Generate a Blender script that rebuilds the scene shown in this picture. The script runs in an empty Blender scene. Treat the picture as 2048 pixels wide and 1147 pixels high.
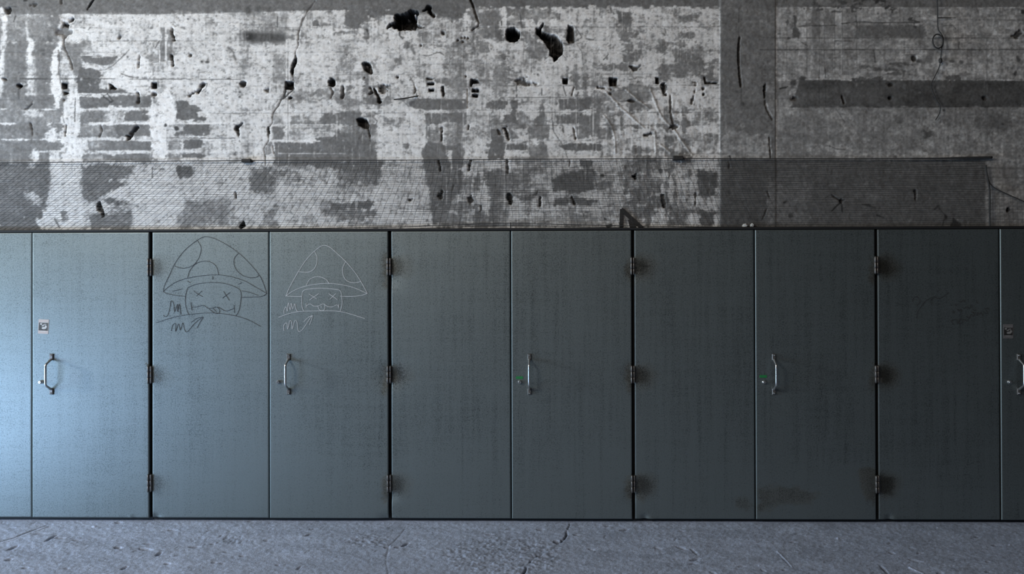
import bpy, math, random
import numpy as np
from mathutils import Matrix, Vector

# ---------------------------------------------------------------- camera, sky, lights, exposure
W, H = 2048, 1147
FPX, PCX, PCY = 1369.0, 1100.0, 573.5
CAM = np.array([0.0, -5.0, 1.69184])
YAW, PITCH, ROLL = 0.01534, 0.00478, -0.00254
Rz = lambda a: np.array([[math.cos(a), -math.sin(a), 0], [math.sin(a), math.cos(a), 0], [0, 0, 1]])
Rx = lambda a: np.array([[1, 0, 0], [0, math.cos(a), -math.sin(a)], [0, math.sin(a), math.cos(a)]])
CM = Rz(YAW) @ Rx(math.pi / 2 + PITCH) @ Rz(ROLL)
scene = bpy.context.scene
COL = scene.collection
cd = bpy.data.cameras.new('camera'); cam = bpy.data.objects.new('camera', cd); COL.objects.link(cam)
m4 = Matrix([list(CM[i]) + [CAM[i]] for i in range(3)] + [[0, 0, 0, 1]])
cam.matrix_world = m4
cd.sensor_width = 36.0; cd.lens = FPX / W * 36.0
cd.shift_x = (W / 2 - PCX) / W; cd.clip_end = 100
scene.camera = cam

scene.view_settings.view_transform = 'Standard'
scene.view_settings.look = 'None'
scene.view_settings.gamma = 1.0
scene.view_settings.exposure = 0.0
scene.view_settings.use_curve_mapping = False

world = bpy.data.worlds.new('world'); scene.world = world; world.use_nodes = True
bg = world.node_tree.nodes['Background']
bg.inputs['Color'].default_value = (1.0, 1.0, 1.0, 1); bg.inputs['Strength'].default_value = 0.006

def area(name, loc, target, sx, sy, power, color):
    l = bpy.data.lights.new(name, 'AREA'); l.shape = 'RECTANGLE'; l.size = sx; l.size_y = sy
    l.energy = power; l.color = color
    o = bpy.data.objects.new(name, l); COL.objects.link(o); o.location = loc
    d = Vector(target) - Vector(loc)
    o.rotation_euler = d.to_track_quat('-Z', 'Y').to_euler()
    return o
# daylight entering from the open side of the hall on the left, plus an added grazing lamp and front fill
area('daylight_gap_near', (-6.3, -2.6, 0.35), (-1, -.3, .3), 1.5, .7, 90, (0.42, 0.60, 0.90))
area('daylight_gap_far', (-10, -2.2, 0.6), (0, -.6, .5), 1.3, 1.0, 200, (0.42, 0.70, 0.92))
area('added_grazing_lamp', (-11.5, -1.9, 2.7), (0, -.3, 1.0), .4, .7, 430, (.85, .95, 1.0))  # unseen narrow lamp added for crisp handle shadows
area('daylight_high_opening', (-6.5, -5.5, 5.5), (-1, 0, 3.0), 2, 2, 290, (1.0, 0.985, 0.94))
area('added_front_fill', (-3, -8, 6.5), (.5, 0, 2.8), 3, 2, 112, (1.0, 0.84, 0.70))  # unseen fill added to light the wall evenly from the front

# ---------------------------------------------------------------- geometry of the view
def w_at(px, py, yplane=0.0):
    """points of the vertical plane y = yplane seen at photo pixels"""
    px = np.asarray(px, float); py = np.asarray(py, float)
    d = np.stack([(px - PCX) / FPX, -(py - PCY) / FPX, -np.ones_like(px)], -1) @ CM.T
    t = (yplane - CAM[1]) / d[..., 1]
    return CAM[0] + d[..., 0] * t, CAM[2] + d[..., 2] * t
def p_at(x, y, z):
    q = np.stack([np.asarray(x, float) - CAM[0], np.asarray(y, float) - CAM[1] + 0 * x, np.asarray(z, float) - CAM[2] + 0 * x], -1) @ CM
    return PCX + FPX * q[..., 0] / -q[..., 2], PCY - FPX * q[..., 1] / -q[..., 2]
WP = lambda px, py, y=0.0: tuple(float(v) for v in w_at(px, py, y))

# ---------------------------------------------------------------- relief and stain rasters, with some shade and highlights painted in
rng = np.random.default_rng(7)
random.seed(5)
def vnoise(h, w, sx, sy, seed=None):
    r = np.random.default_rng(seed) if seed is not None else rng
    gh, gw = int(h / sy) + 4, int(w / sx) + 4
    g = r.random((gh, gw)).astype(np.float32)
    yy = np.arange(h) / sy; xx = np.arange(w) / sx
    y0 = yy.astype(int); x0 = xx.astype(int)
    fy = (yy - y0); fx = (xx - x0); fy = fy * fy * (3 - 2 * fy); fx = fx * fx * (3 - 2 * fx)
    a = g[y0][:, x0]; b = g[y0][:, x0 + 1]; c = g[y0 + 1][:, x0]; d = g[y0 + 1][:, x0 + 1]
    fx = fx[None, :]; fy = fy[:, None]
    return (a * (1 - fx) + b * fx) * (1 - fy) + (c * (1 - fx) + d * fx) * fy
def fnoise(h, w, sx, sy, o=4, seed=None, g=.55):
    t = 0; amp = 1; tot = 0
    for i in range(o):
        t = t + amp * vnoise(h, w, max(sx / 2 ** i, 1), max(sy / 2 ** i, 1), None if seed is None else seed + i)
        tot += amp; amp *= g
    return t / tot - .5
def sst(a, b, x):
    t = np.clip((x - a) / (b - a), 0, 1); return t * t * (3 - 2 * t)

class Raster:
    def __init__(s, x0, y0, x1, y1, base):
        s.x0, s.y0, s.w, s.h = x0, y0, x1 - x0, y1 - y0
        s.V = np.full((s.h, s.w), base, np.float32); s.D = np.zeros((s.h, s.w), np.float32); s.R = np.zeros((s.h, s.w), np.float32)
        s.N = fnoise(s.h, s.w, 18, 11, 4, 11, .65); s.N2 = fnoise(s.h, s.w, 4, 3, 2, 23, .8); s.M = fnoise(s.h, s.w, 9, 6, 4, 31, .75)
    def win(s, xs, ys, pad):
        a = max(int(min(xs) - pad) - s.x0, 0); b = min(int(max(xs) + pad) - s.x0 + 1, s.w)
        c = max(int(min(ys) - pad) - s.y0, 0); d = min(int(max(ys) + pad) - s.y0 + 1, s.h)
        if a >= b or c >= d: return None
        Y, X = np.mgrid[c:d, a:b]
        return (slice(c, d), slice(a, b)), (X + s.x0).astype(np.float32), (Y + s.y0).astype(np.float32)
    def put(s, sl, sd, v, soft, j, a, dep, flk, rust):
        sd = sd + j * (s.N[sl] * 24 + s.N2[sl] * 9)
        al = np.clip(.5 - sd / soft, 0, 1) * a
        if flk: al = al * (1 - flk * sst(-.06, .10, s.M[sl]))
        if v is not None: s.V[sl] = s.V[sl] * (1 - al) + v * al
        if dep:
            ad = np.clip(.5 - (sd + 1.4) / soft, 0, 1) * a if dep < -.024 else al     # dark paint, standing for shade inside, reaches past the hollow
            s.D[sl] = s.D[sl] * (1 - ad) + dep * ad
        if rust: s.R[sl] = np.maximum(s.R[sl], rust * al)
    def poly(s, pts, v, soft=1.6, j=.5, a=1., dep=0, flk=.08, rust=0):
        pts = np.asarray(pts, float)
        g = s.win(pts[:, 0], pts[:, 1], 10 + soft)
        if g is None: return
        sl, X, Y = g
        md = np.full(X.shape, 1e9, np.float32); ins = np.zeros(X.shape, bool)
        for (ax, ay), (bx, by) in zip(pts, np.roll(pts, -1, 0)):
            dx, dy = bx - ax, by - ay; L = dx * dx + dy * dy + 1e-9
            t = np.clip(((X - ax) * dx + (Y - ay) * dy) / L, 0, 1)
            md = np.minimum(md, (X - ax - t * dx) ** 2 + (Y - ay - t * dy) ** 2)
            if ay != by: ins ^= ((ay > Y) != (by > Y)) & (X < dx * (Y - ay) / dy + ax)
        s.put(sl, np.where(ins, -1, 1) * np.sqrt(md), v, soft, j, a, dep, flk, rust)
    def rect(s, x0, y0, x1, y1, v, **k): s.poly([(x0, y0), (x1, y0), (x1, y1), (x0, y1)], v, **k)
    def ell(s, cx, cy, rx, ry, v, rot=0, soft=2., j=.3, a=1., dep=0, flk=0, rust=0):
        r = max(rx, ry); g = s.win([cx - r, cx + r], [cy - r, cy + r], 6 + soft)
        if g is None: return
        sl, X, Y = g; c, n = math.cos(rot), math.sin(rot)
        u = ((X - cx) * c + (Y - cy) * n) / rx; w = (-(X - cx) * n + (Y - cy) * c) / ry
        s.put(sl, (np.sqrt(u * u + w * w) - 1) * min(rx, ry), v, soft, j * min(1, .25 + min(rx, ry) / 8), a, dep, flk, rust)
    def line(s, pts, wd, v, soft=1., j=.16, a=1., dep=0, jit=0, taper=False, flk=0, rust=0):
        pts = [tuple(map(float, p)) for p in pts]
        if jit:
            q = [pts[0]]
            for A, B in zip(pts, pts[1:]):
                n = max(int(math.hypot(B[0] - A[0], B[1] - A[1]) / 5), 1)
                for k in range(1, n + 1):
                    f = k / n; q.append((A[0] + (B[0] - A[0]) * f + random.uniform(-jit, jit) * (k < n), A[1] + (B[1] - A[1]) * f + random.uniform(-jit, jit) * (k < n)))
            pts = q
        P = np.asarray(pts); g = s.win(P[:, 0], P[:, 1], 6 + wd + soft)
        if g is None: return
        sl, X, Y = g; md = np.full(X.shape, 1e9, np.float32); n = len(pts) - 1
        for i, ((ax, ay), (bx, by)) in enumerate(zip(pts, pts[1:])):
            dx, dy = bx - ax, by - ay; L = dx * dx + dy * dy + 1e-9
            t = np.clip(((X - ax) * dx + (Y - ay) * dy) / L, 0, 1)
            w = wd / 2
            if taper: w = w * (1 - abs(2 * (i + t) / n - 1) ** 2 * .8)
            md = np.minimum(md, np.sqrt((X - ax - t * dx) ** 2 + (Y - ay - t * dy) ** 2) - w)
        s.put(sl, md, v, soft, j * min(1, .3 + wd / 8), a, dep, flk, rust)
    def sample(s, A, px, py):
        u = np.clip(px - s.x0, 0, s.w - 1.001); v = np.clip(py - s.y0, 0, s.h - 1.001)
        i = u.astype(int); k = v.astype(int); fu = u - i; fv = v - k
        return (A[k, i] * (1 - fu) + A[k, i + 1] * fu) * (1 - fv) + (A[k + 1, i] * (1 - fu) + A[k + 1, i + 1] * fu) * fv
def Z(ox, oy, sc, pts): return [(ox + x / sc, oy + y / sc) for x, y in pts]

# ---- the concrete above the doors
GR = .165
def paint_wall():
    R = Raster(-260, -160, 2310, 480, .50)
    h, w = R.h, R.w
    X = (np.arange(w) + R.x0)[None, :].astype(np.float32); Y = (np.arange(h) + R.y0)[:, None].astype(np.float32)
    big = fnoise(h, w, 120, 60, 4, 41); st = fnoise(h, w, 9, 140, 3, 51); hz = fnoise(h, w, 90, 9, 3, 61)
    R.V = (.60 + .34 * big + .26 * st + .16 * hz).astype(np.float32)
    # flaking: grey concrete showing through the whitewash
    fl = fnoise(h, w, 70, 26, 5, 71, .65)
    al = sst(.03, .07, fl + .35 * st + .15 * hz); al = al * (X < 1440) * (.45 + .35 * np.clip((X - 300) / 500, 0, 1))
    R.V = R.V * (1 - al) + .26 * al
    wash = sst(-.02, .16, fnoise(h, w, 46, 40, 5, 171, .75) + .5 * st)       # thin, half worn whitewash
    R.V = R.V * (1 - .34 * wash * (X < 1440) * np.clip((X - 350) / 400, .25, 1))
    r, p, e, L = R.rect, R.poly, R.ell, R.line
    # ---- big areas
    p([(-260, -160), (1438, -160), (1438, 15), (1300, 14), (1000, 16), (935, 16), (760, 20), (575, 22), (520, 24), (420, 27), (300, 29), (140, 28), (-260, 30)], .19, j=.15, soft=1.5)
    r(-260, 27, 118, 86, .25, j=1, soft=14, a=.9)
    r(-260, 86, 165, 330, .205, j=.8, soft=8, a=.85)
    r(1439, -160, 1552, 480, .205, j=.1, soft=2)
    r(1552, -160, 2310, 15, .20, j=.15, soft=2)
    r(1552, 15, 2310, 160, .31, j=.15, soft=1.5, a=.9)
    r(1552, 160, 2310, 480, .265, j=.3, soft=3, a=.92)
    p([(1598, 160), (2310, 160), (2310, 213), (1583, 214), (1590, 190)], .125, j=.25, soft=2)
    # mottling of the right side
    R.V += ((fnoise(h, w, 40, 22, 4, 81) * .22 + fnoise(h, w, 11, 60, 2, 83) * .05) * (X > 1439)).astype(np.float32) * np.where(X > 1439, 1, 0) * .55
    R.V = np.clip(R.V, .05, .95)
    # sound, clean stretches of whitewash
    for pts in ([(345, 30), (478, 30), (478, 240), (420, 235), (400, 205), (345, 190)], [(150, 32), (345, 32), (330, 60), (290, 90), (200, 82), (150, 78)], [(420, 235), (500, 240), (545, 300), (520, 322), (425, 322)], [(500, 95), (545, 95), (540, 240), (500, 240)], [(580, 80), (700, 86), (660, 155), (582, 150)], [(740, 60), (880, 90), (885, 160), (740, 160)], [(765, 205), (845, 205), (850, 320), (770, 320)], [(575, 200), (700, 200), (690, 215), (640, 235), (600, 225)], [(1150, 20), (1235, 20), (1230, 150), (1150, 150)], [(1265, 18), (1436, 18), (1436, 60), (1265, 60)]):
        p(pts, .58, soft=14, j=1.2, a=.6, flk=.25)
    # ---- left end
    L([(2, 20), (9, 45), (8, 75), (5, 110), (3, 150), (0, 190)], 9, .62, soft=5, j=.3); L([(3, 20), (12, 40)], 6, .8, soft=3)
    p(Z(0, 0, 6.95, [(0, 760), (40, 780), (40, 1060), (0, 1110)]), .85, soft=3)
    L([(60, 82), (62, 92), (58, 110), (62, 122)], 10, .9, soft=5, j=.5); L([(60, 120), (64, 150), (62, 190), (58, 205)], 20, .55, soft=9, j=.8, flk=.4)
    L([(53, 45), (56, 78)], 4, .5, soft=4, a=.7)
    p(Z(0, 0, 6.95, [(850, 560), (880, 570), (860, 660), (800, 760), (830, 900), (800, 1147), (700, 1147), (715, 900), (740, 740), (790, 640)]), .92, soft=3, j=.5)
    p(Z(0, 0, 6.95, [(870, 700), (930, 740), (1000, 900), (1020, 1000), (1000, 1147), (850, 1147), (820, 900)]), .45, soft=5, j=.7, flk=.3)
    p(Z(0, 150, 6.373, [(650, 0), (770, 0), (790, 100), (790, 250), (770, 420), (700, 430), (680, 250), (650, 130)]), .85, soft=3, j=.5)
    p(Z(0, 150, 6.373, [(860, 0), (1000, 0), (990, 240), (1060, 260), (1050, 330), (1000, 340), (1060, 440), (1010, 600), (1000, 780), (1060, 800), (1060, 980), (1130, 1060), (1080, 1120), (790, 1120), (780, 830), (800, 640), (760, 560), (790, 330), (860, 280)]), .72, soft=3, j=.8, flk=.25)
    p(Z(0, 150, 6.373, [(610, 600), (720, 620), (720, 830), (600, 830)]), .7, soft=4, j=.9, flk=.5)
    r(64, 300, 76, 326, .62, soft=5, j=.9, flk=.3); r(104, 302, 118, 320, .65, soft=5, j=1, flk=.3)
    e(66, 226, 14, 9, .48, soft=9, j=1)
    # dark blotches, top left
    p(Z(0, 0, 6.95, [(60, 130), (130, 80), (160, 100), (150, 190), (100, 200)]), .03, j=.5, dep=-.02)
    L(Z(0, 0, 6.95, [(130, 90), (225, 95)]), 3, .1); e(67, 7, 7, 5, .08, j=.6, dep=-.008); e(51, 1, 4, 3, .06)
    L(Z(0, 0, 6.95, [(850, 0), (850, 40)]), 4, .08, dep=-.01)
    L(Z(0, 0, 6.95, [(1300, 0), (1260, 60), (1215, 130)]), 5, .04, dep=-.03)
    L(Z(0, 0, 6.95, [(215, 230), (190, 300)]), 2, .12)
    p([(88, 14), (110, 18), (120, 40), (118, 60), (104, 58), (100, 34)], .22, soft=6, j=.8)
    p(Z(0, 0, 6.95, [(870, 300), (930, 300), (1010, 240), (1020, 270), (960, 340), (960, 400), (1020, 430), (1000, 470), (900, 520), (830, 470), (780, 480), (770, 430), (850, 380)]), .2, soft=2, j=.5, dep=-.012)
    p(Z(0, 0, 6.95, [(870, 320), (940, 330), (1015, 245), (1025, 265), (970, 330), (960, 400), (940, 400), (920, 370), (860, 370)]), .03, soft=2, j=.4, dep=-.035)
    p(Z(0, 0, 6.95, [(840, 240), (980, 230), (930, 280), (860, 290)]), .6, soft=3)
    e(100, 77, 7, 7, .16, soft=4, j=.8); e(84, 101, 5, 3, .14, soft=3); e(86, 108, 5, 3, .12, soft=3); e(162, 46, 5, 4, .15, soft=3, j=.8)
    L(Z(0, 0, 6.95, [(890, 520), (885, 600), (905, 680), (945, 760), (990, 870), (1010, 960)]), 2.6, .12, jit=.5, dep=-.008)
    L(Z(0, 0, 6.95, [(810, 690), (830, 800), (815, 940), (840, 1147)]), 2.5, .22, jit=.6, dep=-.004)
    # ---- boards of bare concrete
    def board(x0, y0, x1, y1, v=GR, **k):
        kk = dict(j=.45, soft=2, a=.95); kk.update(k); r(x0, y0, x1, y1, v, **kk)
    board(140, 85, 184, 105, .3, soft=6, j=.8); board(34, 84, 58, 94, .22, soft=5); board(10, 95, 50, 160, .23, soft=8, j=1, a=.6); board(72, 120, 100, 200, .23, soft=6, j=.8, a=.8)
    p([(160, 113), (234, 113), (226, 127), (205, 133), (190, 127), (170, 124)], .2, j=.4); p([(160, 132), (180, 136), (200, 142), (207, 152), (180, 168), (240, 190), (158, 190), (156, 150)], GR, j=.5)
    p([(176, 128), (200, 136), (184, 130)], .5)
    board(156, 160, 200, 188); board(198, 178, 262, 187, .17, soft=4)
    board(160, 193, 218, 216); board(218, 190, 302, 214, .2); board(160, 221, 207, 245, .22); board(207, 221, 250, 244, .35, flk=.5); board(248, 222, 298, 243, .17)
    board(163, 250, 236, 275, .27); board(232, 248, 300, 272, .19); board(175, 281, 304, 301, .19, j=.3); e(190, 290, 15, 8, .38, soft=8); board(166, 307, 302, 323, .2); e(193, 316, 16, 5, .42, soft=6)
    p(Z(240, 150, 6.373, [(720, 320), (860, 310), (900, 380), (950, 370), (1040, 450), (1000, 480), (1000, 530), (1090, 530), (1090, 585), (700, 580), (740, 470), (690, 370)]), GR, j=.5, flk=.12)
    p(Z(240, 150, 6.373, [(820, 620), (1140, 620), (1150, 740), (1090, 775), (700, 770), (740, 720), (800, 690)]), .18, j=.5)
    board(366, 280, 405, 298, .16, j=.4); board(335, 280, 364, 300, .26, flk=.4); p(Z(240, 150, 6.373, [(780, 1000), (900, 980), (1010, 990), (1100, 1030), (1000, 1065), (800, 1055)]), .17, j=.4); board(334, 305, 362, 322, .28, flk=.3); board(410, 284, 470, 300, .4, flk=.7, j=1); 
    p([(60, 190), (100, 192), (96, 214), (40, 216), (30, 200)], .22, soft=5)
    # bright laitance lines along the board joints
    for (xa, xb, y, t, v) in [(95, 258, 188, 2, .75), (205, 278, 217.5, 3.5, .85), (84, 116, 219, 4, .75), (0, 14, 218, 3, .6), (188, 420, 246, 3.5, .98), (0, 36, 247, 4, .7), (95, 160, 246, 3, .6), (0, 128, 279, 4, .62), (-90, 0, 247, 3, .6),
                              (166, 330, 303.5, 4, .68), (340, 470, 246, 3, .85), (345, 470, 275, 3, .7), (340, 500, 302, 5, .6), (64, 126, 303, 4, .6), (240, 345, 189, 2, .6), (540, 700, 249.5, 2.5, .75), (537, 640, 281, 2, .85), (557, 660, 306.5, 1.5, .8), (850, 990, 224, 4, .62), (1100, 1200, 225, 5, .6), (1010, 1210, 280, 4, .55)]:
        L([(xa, y), ((xa + xb) / 2, y + random.uniform(-.6, .6)), (xb, y - .3)], t, v, soft=1.6, j=.35, taper=True)
    # white run
    p(Z(240, 150, 6.373, [(655, 90), (670, 100), (640, 200), (690, 330), (690, 600), (600, 640), (600, 1080), (410, 1080), (410, 800), (380, 600), (355, 500), (460, 350), (560, 210)]), .9, soft=2.5, j=.6)
    p(Z(240, 150, 6.373, [(455, 640), (580, 640), (560, 860), (480, 800)]), .6, soft=7, j=1); L(Z(240, 150, 6.373, [(490, 380), (480, 520)]), 5, .5, soft=5, j=.8)
    L(Z(240, 150, 6.373, [(600, 640), (598, 960)]), 1.2, .25)
    # plaster at upper middle-left
    p([(206, 146), (262, 97), (300, 120), (310, 190), (272, 188), (205, 160)], .72, soft=3, j=.6, flk=.15)
    L([(198, 141), (214, 138), (226, 131), (240, 118), (258, 100)], 2.5, .3, jit=.4)
    L([(243, 147), (258, 153), (275, 155)], 4, .25, flk=.3)
    p(Z(240, 0, 6.95, [(560, 390), (630, 380), (630, 860), (550, 860), (530, 860), (520, 700), (580, 560)]), .27, soft=3, j=.3); p(Z(240, 0, 6.95, [(660, 420), (730, 420), (730, 850), (650, 850)]), .28, soft=3, j=.3)
    p(Z(240, 0, 6.95, [(340, 800), (500, 700), (520, 860), (420, 860)]), .32, soft=5, j=.6)
    for x in (318.5, 331.5): L([(x, 38), (x + .6, 128)], 2, .8, soft=1.5)
    e(420, 45, 8, 5, .33, rot=-.5, soft=4); e(366, 56, 8, 3, .3, rot=.3, soft=3); e(303, 56, 4, 3, .3, soft=3)
    L(Z(240, 0, 6.95, [(545, 570), (490, 670)]), 3, .2)
    # dark iron slots, inner shade painted near black
    def slot(pts, wd=4.5, v=.03, dep=-.04): L(pts, wd * .8, v, soft=1.3, dep=dep * .55, j=.3, jit=.7)
    slot(Z(240, 0, 6.95, [(275, 770), (250, 930)])); slot(Z(240, 0, 6.95, [(715, 770), (735, 905)])); slot(Z(240, 0, 6.95, [(720, 380), (725, 450), (755, 555)]), 5); slot(Z(240, 0, 6.95, [(740, 335), (780, 370)]), 2.5, .12, -.01)
    slot(Z(240, 150, 6.373, [(225, 225), (240, 260), (235, 345)]), 5); slot(Z(240, 150, 6.373, [(1060, 120), (990, 215)]), 8); slot(Z(240, 150, 6.373, [(960, 210), (885, 265)]), 6, .07, -.02); L(Z(240, 150, 6.373, [(1040, 105), (1110, 105), (1095, 170), (1040, 210)]), 1.6, .16)
    slot(Z(240, 150, 6.373, [(220, 660), (150, 740), (110, 810)]), 7); p(Z(240, 150, 6.373, [(85, 770), (150, 740), (140, 830), (100, 820)]), .04, dep=-.03)
    p(Z(240, 150, 6.373, [(1450, 660), (1510, 640), (1570, 600), (1520, 680), (1525, 780), (1540, 860), (1515, 850), (1490, 740), (1455, 700)]), .06, j=.3, dep=-.03)
    e(353, 257, 5, 4, .08, rot=.4); e(331, 250, 3, 4, .1); e(308, 188, 5, 4, .1, dep=-.02); e(308, 196, 3, 2, .15)
    slot(Z(0, 150, 6.373, [(385, 610), (405, 680), (420, 775)]), 4.5, .08, -.02); slot(Z(0, 150, 6.373, [(840, 640), (830, 770)]), 3.5, .1, -.015); slot(Z(0, 150, 6.373, [(1290, 650), (1300, 710), (1270, 780)]), 3.5, .1, -.015)
    slot(Z(0, 150, 6.373, [(415, 330), (400, 375), (320, 430)]), 3, .08, -.01); p(Z(0, 150, 6.373, [(200, 130), (250, 105), (290, 160), (250, 185)]), .02, j=.3, dep=-.05); L(Z(0, 150, 6.373, [(230, 180), (240, 300)]), 5, .13, soft=3); L(Z(0, 150, 6.373, [(280, 150), (340, 130)]), 3, .15, soft=3)
    L(Z(0, 150, 6.373, [(20, 40), (90, 65), (300, 70), (350, 120)]), 2, .2); e(9, 158, 5, 2.5, .04, rot=.4, dep=-.02)
    p(Z(0, 150, 6.373, [(780, 95), (865, 100), (860, 180), (785, 180)]), .03, j=.05, dep=-.07, soft=1.2); p(Z(0, 150, 6.373, [(800, 205), (850, 205), (900, 235), (810, 265)]), .05, j=.15, dep=-.03); e(128, 199, 3, 3, .08, dep=-.01)
    L(Z(0, 150, 6.373, [(800, 330), (800, 520), (820, 610)]), 2, .2, jit=.5); L(Z(0, 150, 6.373, [(960, 290), (955, 460), (955, 590)]), 2.2, .18, jit=.7)
    p(Z(0, 150, 6.373, [(1380, 100), (1440, 110), (1500, 180), (1400, 190)]), .03, j=.3, dep=-.04); L(Z(0, 150, 6.373, [(1320, 270), (1420, 350)]), 3, .08); L(Z(0, 150, 6.373, [(1370, 240), (1440, 330), (1400, 350)]), 3, .09)
    p(Z(240, 150, 6.373, [(400, 90), (475, 90), (475, 175), (400, 175)]), .03, j=.05, dep=-.07, soft=1.2)
    e(486, 168, 7, 6.5, .02, j=.3, dep=-.05); e(480, 184, 3, 3, .1); e(479, 194, 3, 2.5, .08)
    e(381, 110, 3.5, 3.5, .07, dep=-.01); e(404, 123, 2, 2, .1); e(415, 124, 3, 2, .12); e(239, 74, 3, 4, .12, rot=.4, dep=-.01); e(376, 38, 2, 2, .15); e(457, 157, 4, 2, .15, soft=2)
    L([(456, 95), (466, 103), (470, 118)], 4, .22, soft=4)
    # ---- pilaster; the dark smear is a blurred stub bar with its shading painted
    r(480, 24, 571, 92, .36, soft=9, j=.4, a=.8); r(480, 88, 500, 325, .36, soft=6, j=.4, a=.6)
    p([(484, 66), (500, 64), (572, 66), (572, 84), (505, 86), (494, 80)], .12, soft=9, j=.1); e(500, 74, 9, 8, .05, soft=10, j=.1)
    for (x, y) in ((496, 20), (516, 20), (538, 18)): e(x, y, 5, 6, .13, soft=6, j=.5)
    L([(555, 33), (555, 54)], 2, .12); L([(508, 60), (508, 30)], 1, .25)
    r(500, 92, 545, 325, .6, soft=12, j=1, a=.7); p([(545, 108), (571, 108), (571, 165), (540, 165), (552, 140)], .33, soft=7, j=.6)
    for x, wd, v in ((573, 1.6, .75), (578.5, 2.2, .72), (576, 1, .25)): L([(x, 80), (x, 320)], wd, v, soft=1.4, a=.8)
    L([(543, 245), (543.5, 315)], 2.4, .6)
    r(575, 24, 612, 56, .62, soft=3, j=.3, a=.9); p([(577, 80), (700, 85), (665, 150), (600, 165), (577, 120)], .66, soft=8, j=.8, a=.8)
    p([(625, 42), (636, 40), (640, 52), (624, 53)], .2, j=.4); p([(640, 44), (666, 46), (664, 52), (640, 52)], .28, soft=3); p([(610, 30), (628, 24), (664, 26), (668, 50), (640, 40), (622, 38)], .45, soft=4, j=.4, a=.6); p([(665, 22), (690, 25), (692, 60), (680, 62), (672, 40)], .6, j=.6, soft=3)
    p([(690, 20), (745, 20), (732, 38), (716, 60), (700, 58), (688, 48)], .2, soft=4, j=.7); board(668, 61, 715, 68, .24, soft=3); e(605, 68, 4, 5, .32, soft=3)
    p([(668, 92), (690, 70), (715, 66), (706, 110), (700, 165), (662, 160), (676, 130)], .36, soft=8, j=1, flk=.3)
    e(655, 180, 22, 6, .36, soft=6, j=1, rot=-.2)
    # long crack
    ck = dict(jit=1.0, dep=-.006)
    L([(631, 2), (622, 14), (615, 22), (606, 40), (600, 54), (597, 66), (596, 82), (597, 90)], 2.4, .17, **ck); L([(606, 38), (602, 52)], 6, .25, soft=4)
    L([(597, 90), (592, 100), (590, 108)], 1.6, .2, **ck)
    p(Z(480, 0, 6.95, [(770, 740), (790, 800), (790, 860), (755, 970), (735, 1050), (700, 1010), (700, 950), (740, 870), (755, 800)]), .02, j=.2, dep=-.06, soft=1.4)
    L([(585, 151), (588, 163)], 1.6, .1, **ck)
    p(Z(480, 150, 6.373, [(585, 80), (690, 75), (690, 180), (640, 190), (570, 185)]), .03, j=.25, dep=-.06); L(Z(480, 150, 6.373, [(690, 170), (630, 225), (560, 290), (530, 305)]), 3.5, .07, **ck)
    L(Z(480, 150, 6.373, [(580, 200), (560, 280)]), 4.5, .08, **ck); L(Z(480, 150, 6.373, [(530, 300), (490, 390), (450, 440), (420, 500), (415, 600), (380, 650)]), 2.4, .13, **ck); L(Z(480, 150, 6.373, [(480, 320), (420, 390), (410, 450)]), 3, .3, soft=3)
    p(Z(480, 150, 6.373, [(330, 640), (380, 640), (380, 740), (360, 800), (345, 700)]), .06, j=.3, dep=-.03); L(Z(480, 150, 6.373, [(365, 740), (370, 820), (340, 880), (300, 940), (320, 1040), (325, 1147)]), 1.8, .15, **ck); L(Z(480, 150, 6.373, [(415, 900), (440, 1000)]), 2.8, .1, **ck)
    p(Z(480, 150, 6.373, [(310, 190), (375, 160), (360, 225)]), .1, j=.2, dep=-.01); e(582, 195, 6, 4, .06, dep=-.03, j=.4); e(600, 196, 9, 5, .3, soft=4)
    p(Z(480, 150, 6.373, [(340, 880), (400, 860), (410, 1000), (320, 1010), (300, 950)]), .28, soft=2); board(545, 252, 570, 279, .21, soft=4); board(545, 229, 568, 249, .33, soft=5, flk=.3); board(550, 284, 570, 300, .19); board(548, 306, 575, 325, .24)
    p(Z(480, 150, 6.373, [(640, 520), (760, 510), (800, 625), (640, 630)]), .27, soft=3, j=.4); e(590, 203, 8, 9, .35, soft=5, j=1)
    p(Z(480, 150, 6.373, [(960, 620), (1080, 510), (1370, 460), (1550, 470), (1560, 500), (1500, 630)]), .22, j=.5, soft=2.5); p(Z(480, 150, 6.373, [(1200, 310), (1600, 310), (1600, 370), (1400, 400), (1260, 380)]), .3, j=.6, soft=4); board(578, 255, 600, 278, .3, soft=5, flk=.5)
    for a, b, y in ((600, 668, 256), (620, 700, 262), (596, 660, 268)): L([(a, y), (b, y + random.uniform(-2, 1))], 2.5, .3, taper=True, flk=.4)
    p(Z(480, 150, 6.373, [(430, 850), (900, 870), (960, 800), (1140, 800), (1240, 740), (1400, 740), (1600, 740), (1700, 850), (2040, 850), (2040, 1147), (430, 1147)]), .2, j=.4, soft=2)
    L([(557, 306.5), (690, 307.5)], 1.6, .6, a=.7); p(Z(480, 150, 6.373, [(880, 780), (940, 790), (960, 870), (890, 850)]), .6, j=.7)
    L([(555, 281.5), (640, 282)], 1.8, .85); e(675, 265, 4, 2.5, .12)
    # hooks and hollows in the middle
    e(664, 166, 7, 8, .03, rot=-.2, j=.3, dep=-.05); e(661, 156, 3, 1.5, .1); L(Z(480, 150, 6.373, [(1160, 170), (1190, 215), (1160, 290)]), 3, .12, dep=-.01); L(Z(480, 150, 6.373, [(1310, 150), (1305, 200), (1315, 250), (1300, 285)]), 5, .08, dep=-.02); p(Z(480, 150, 6.373, [(1200, 180), (1270, 180), (1290, 290), (1190, 290)]), .3, soft=3, a=.5)
    L(Z(480, 150, 6.373, [(900, 270), (1010, 195)]), 5, .28, soft=3); e(700, 173, 5, 4, .22, soft=3, j=.8); e(620, 168, 5, 2, .25)
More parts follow.
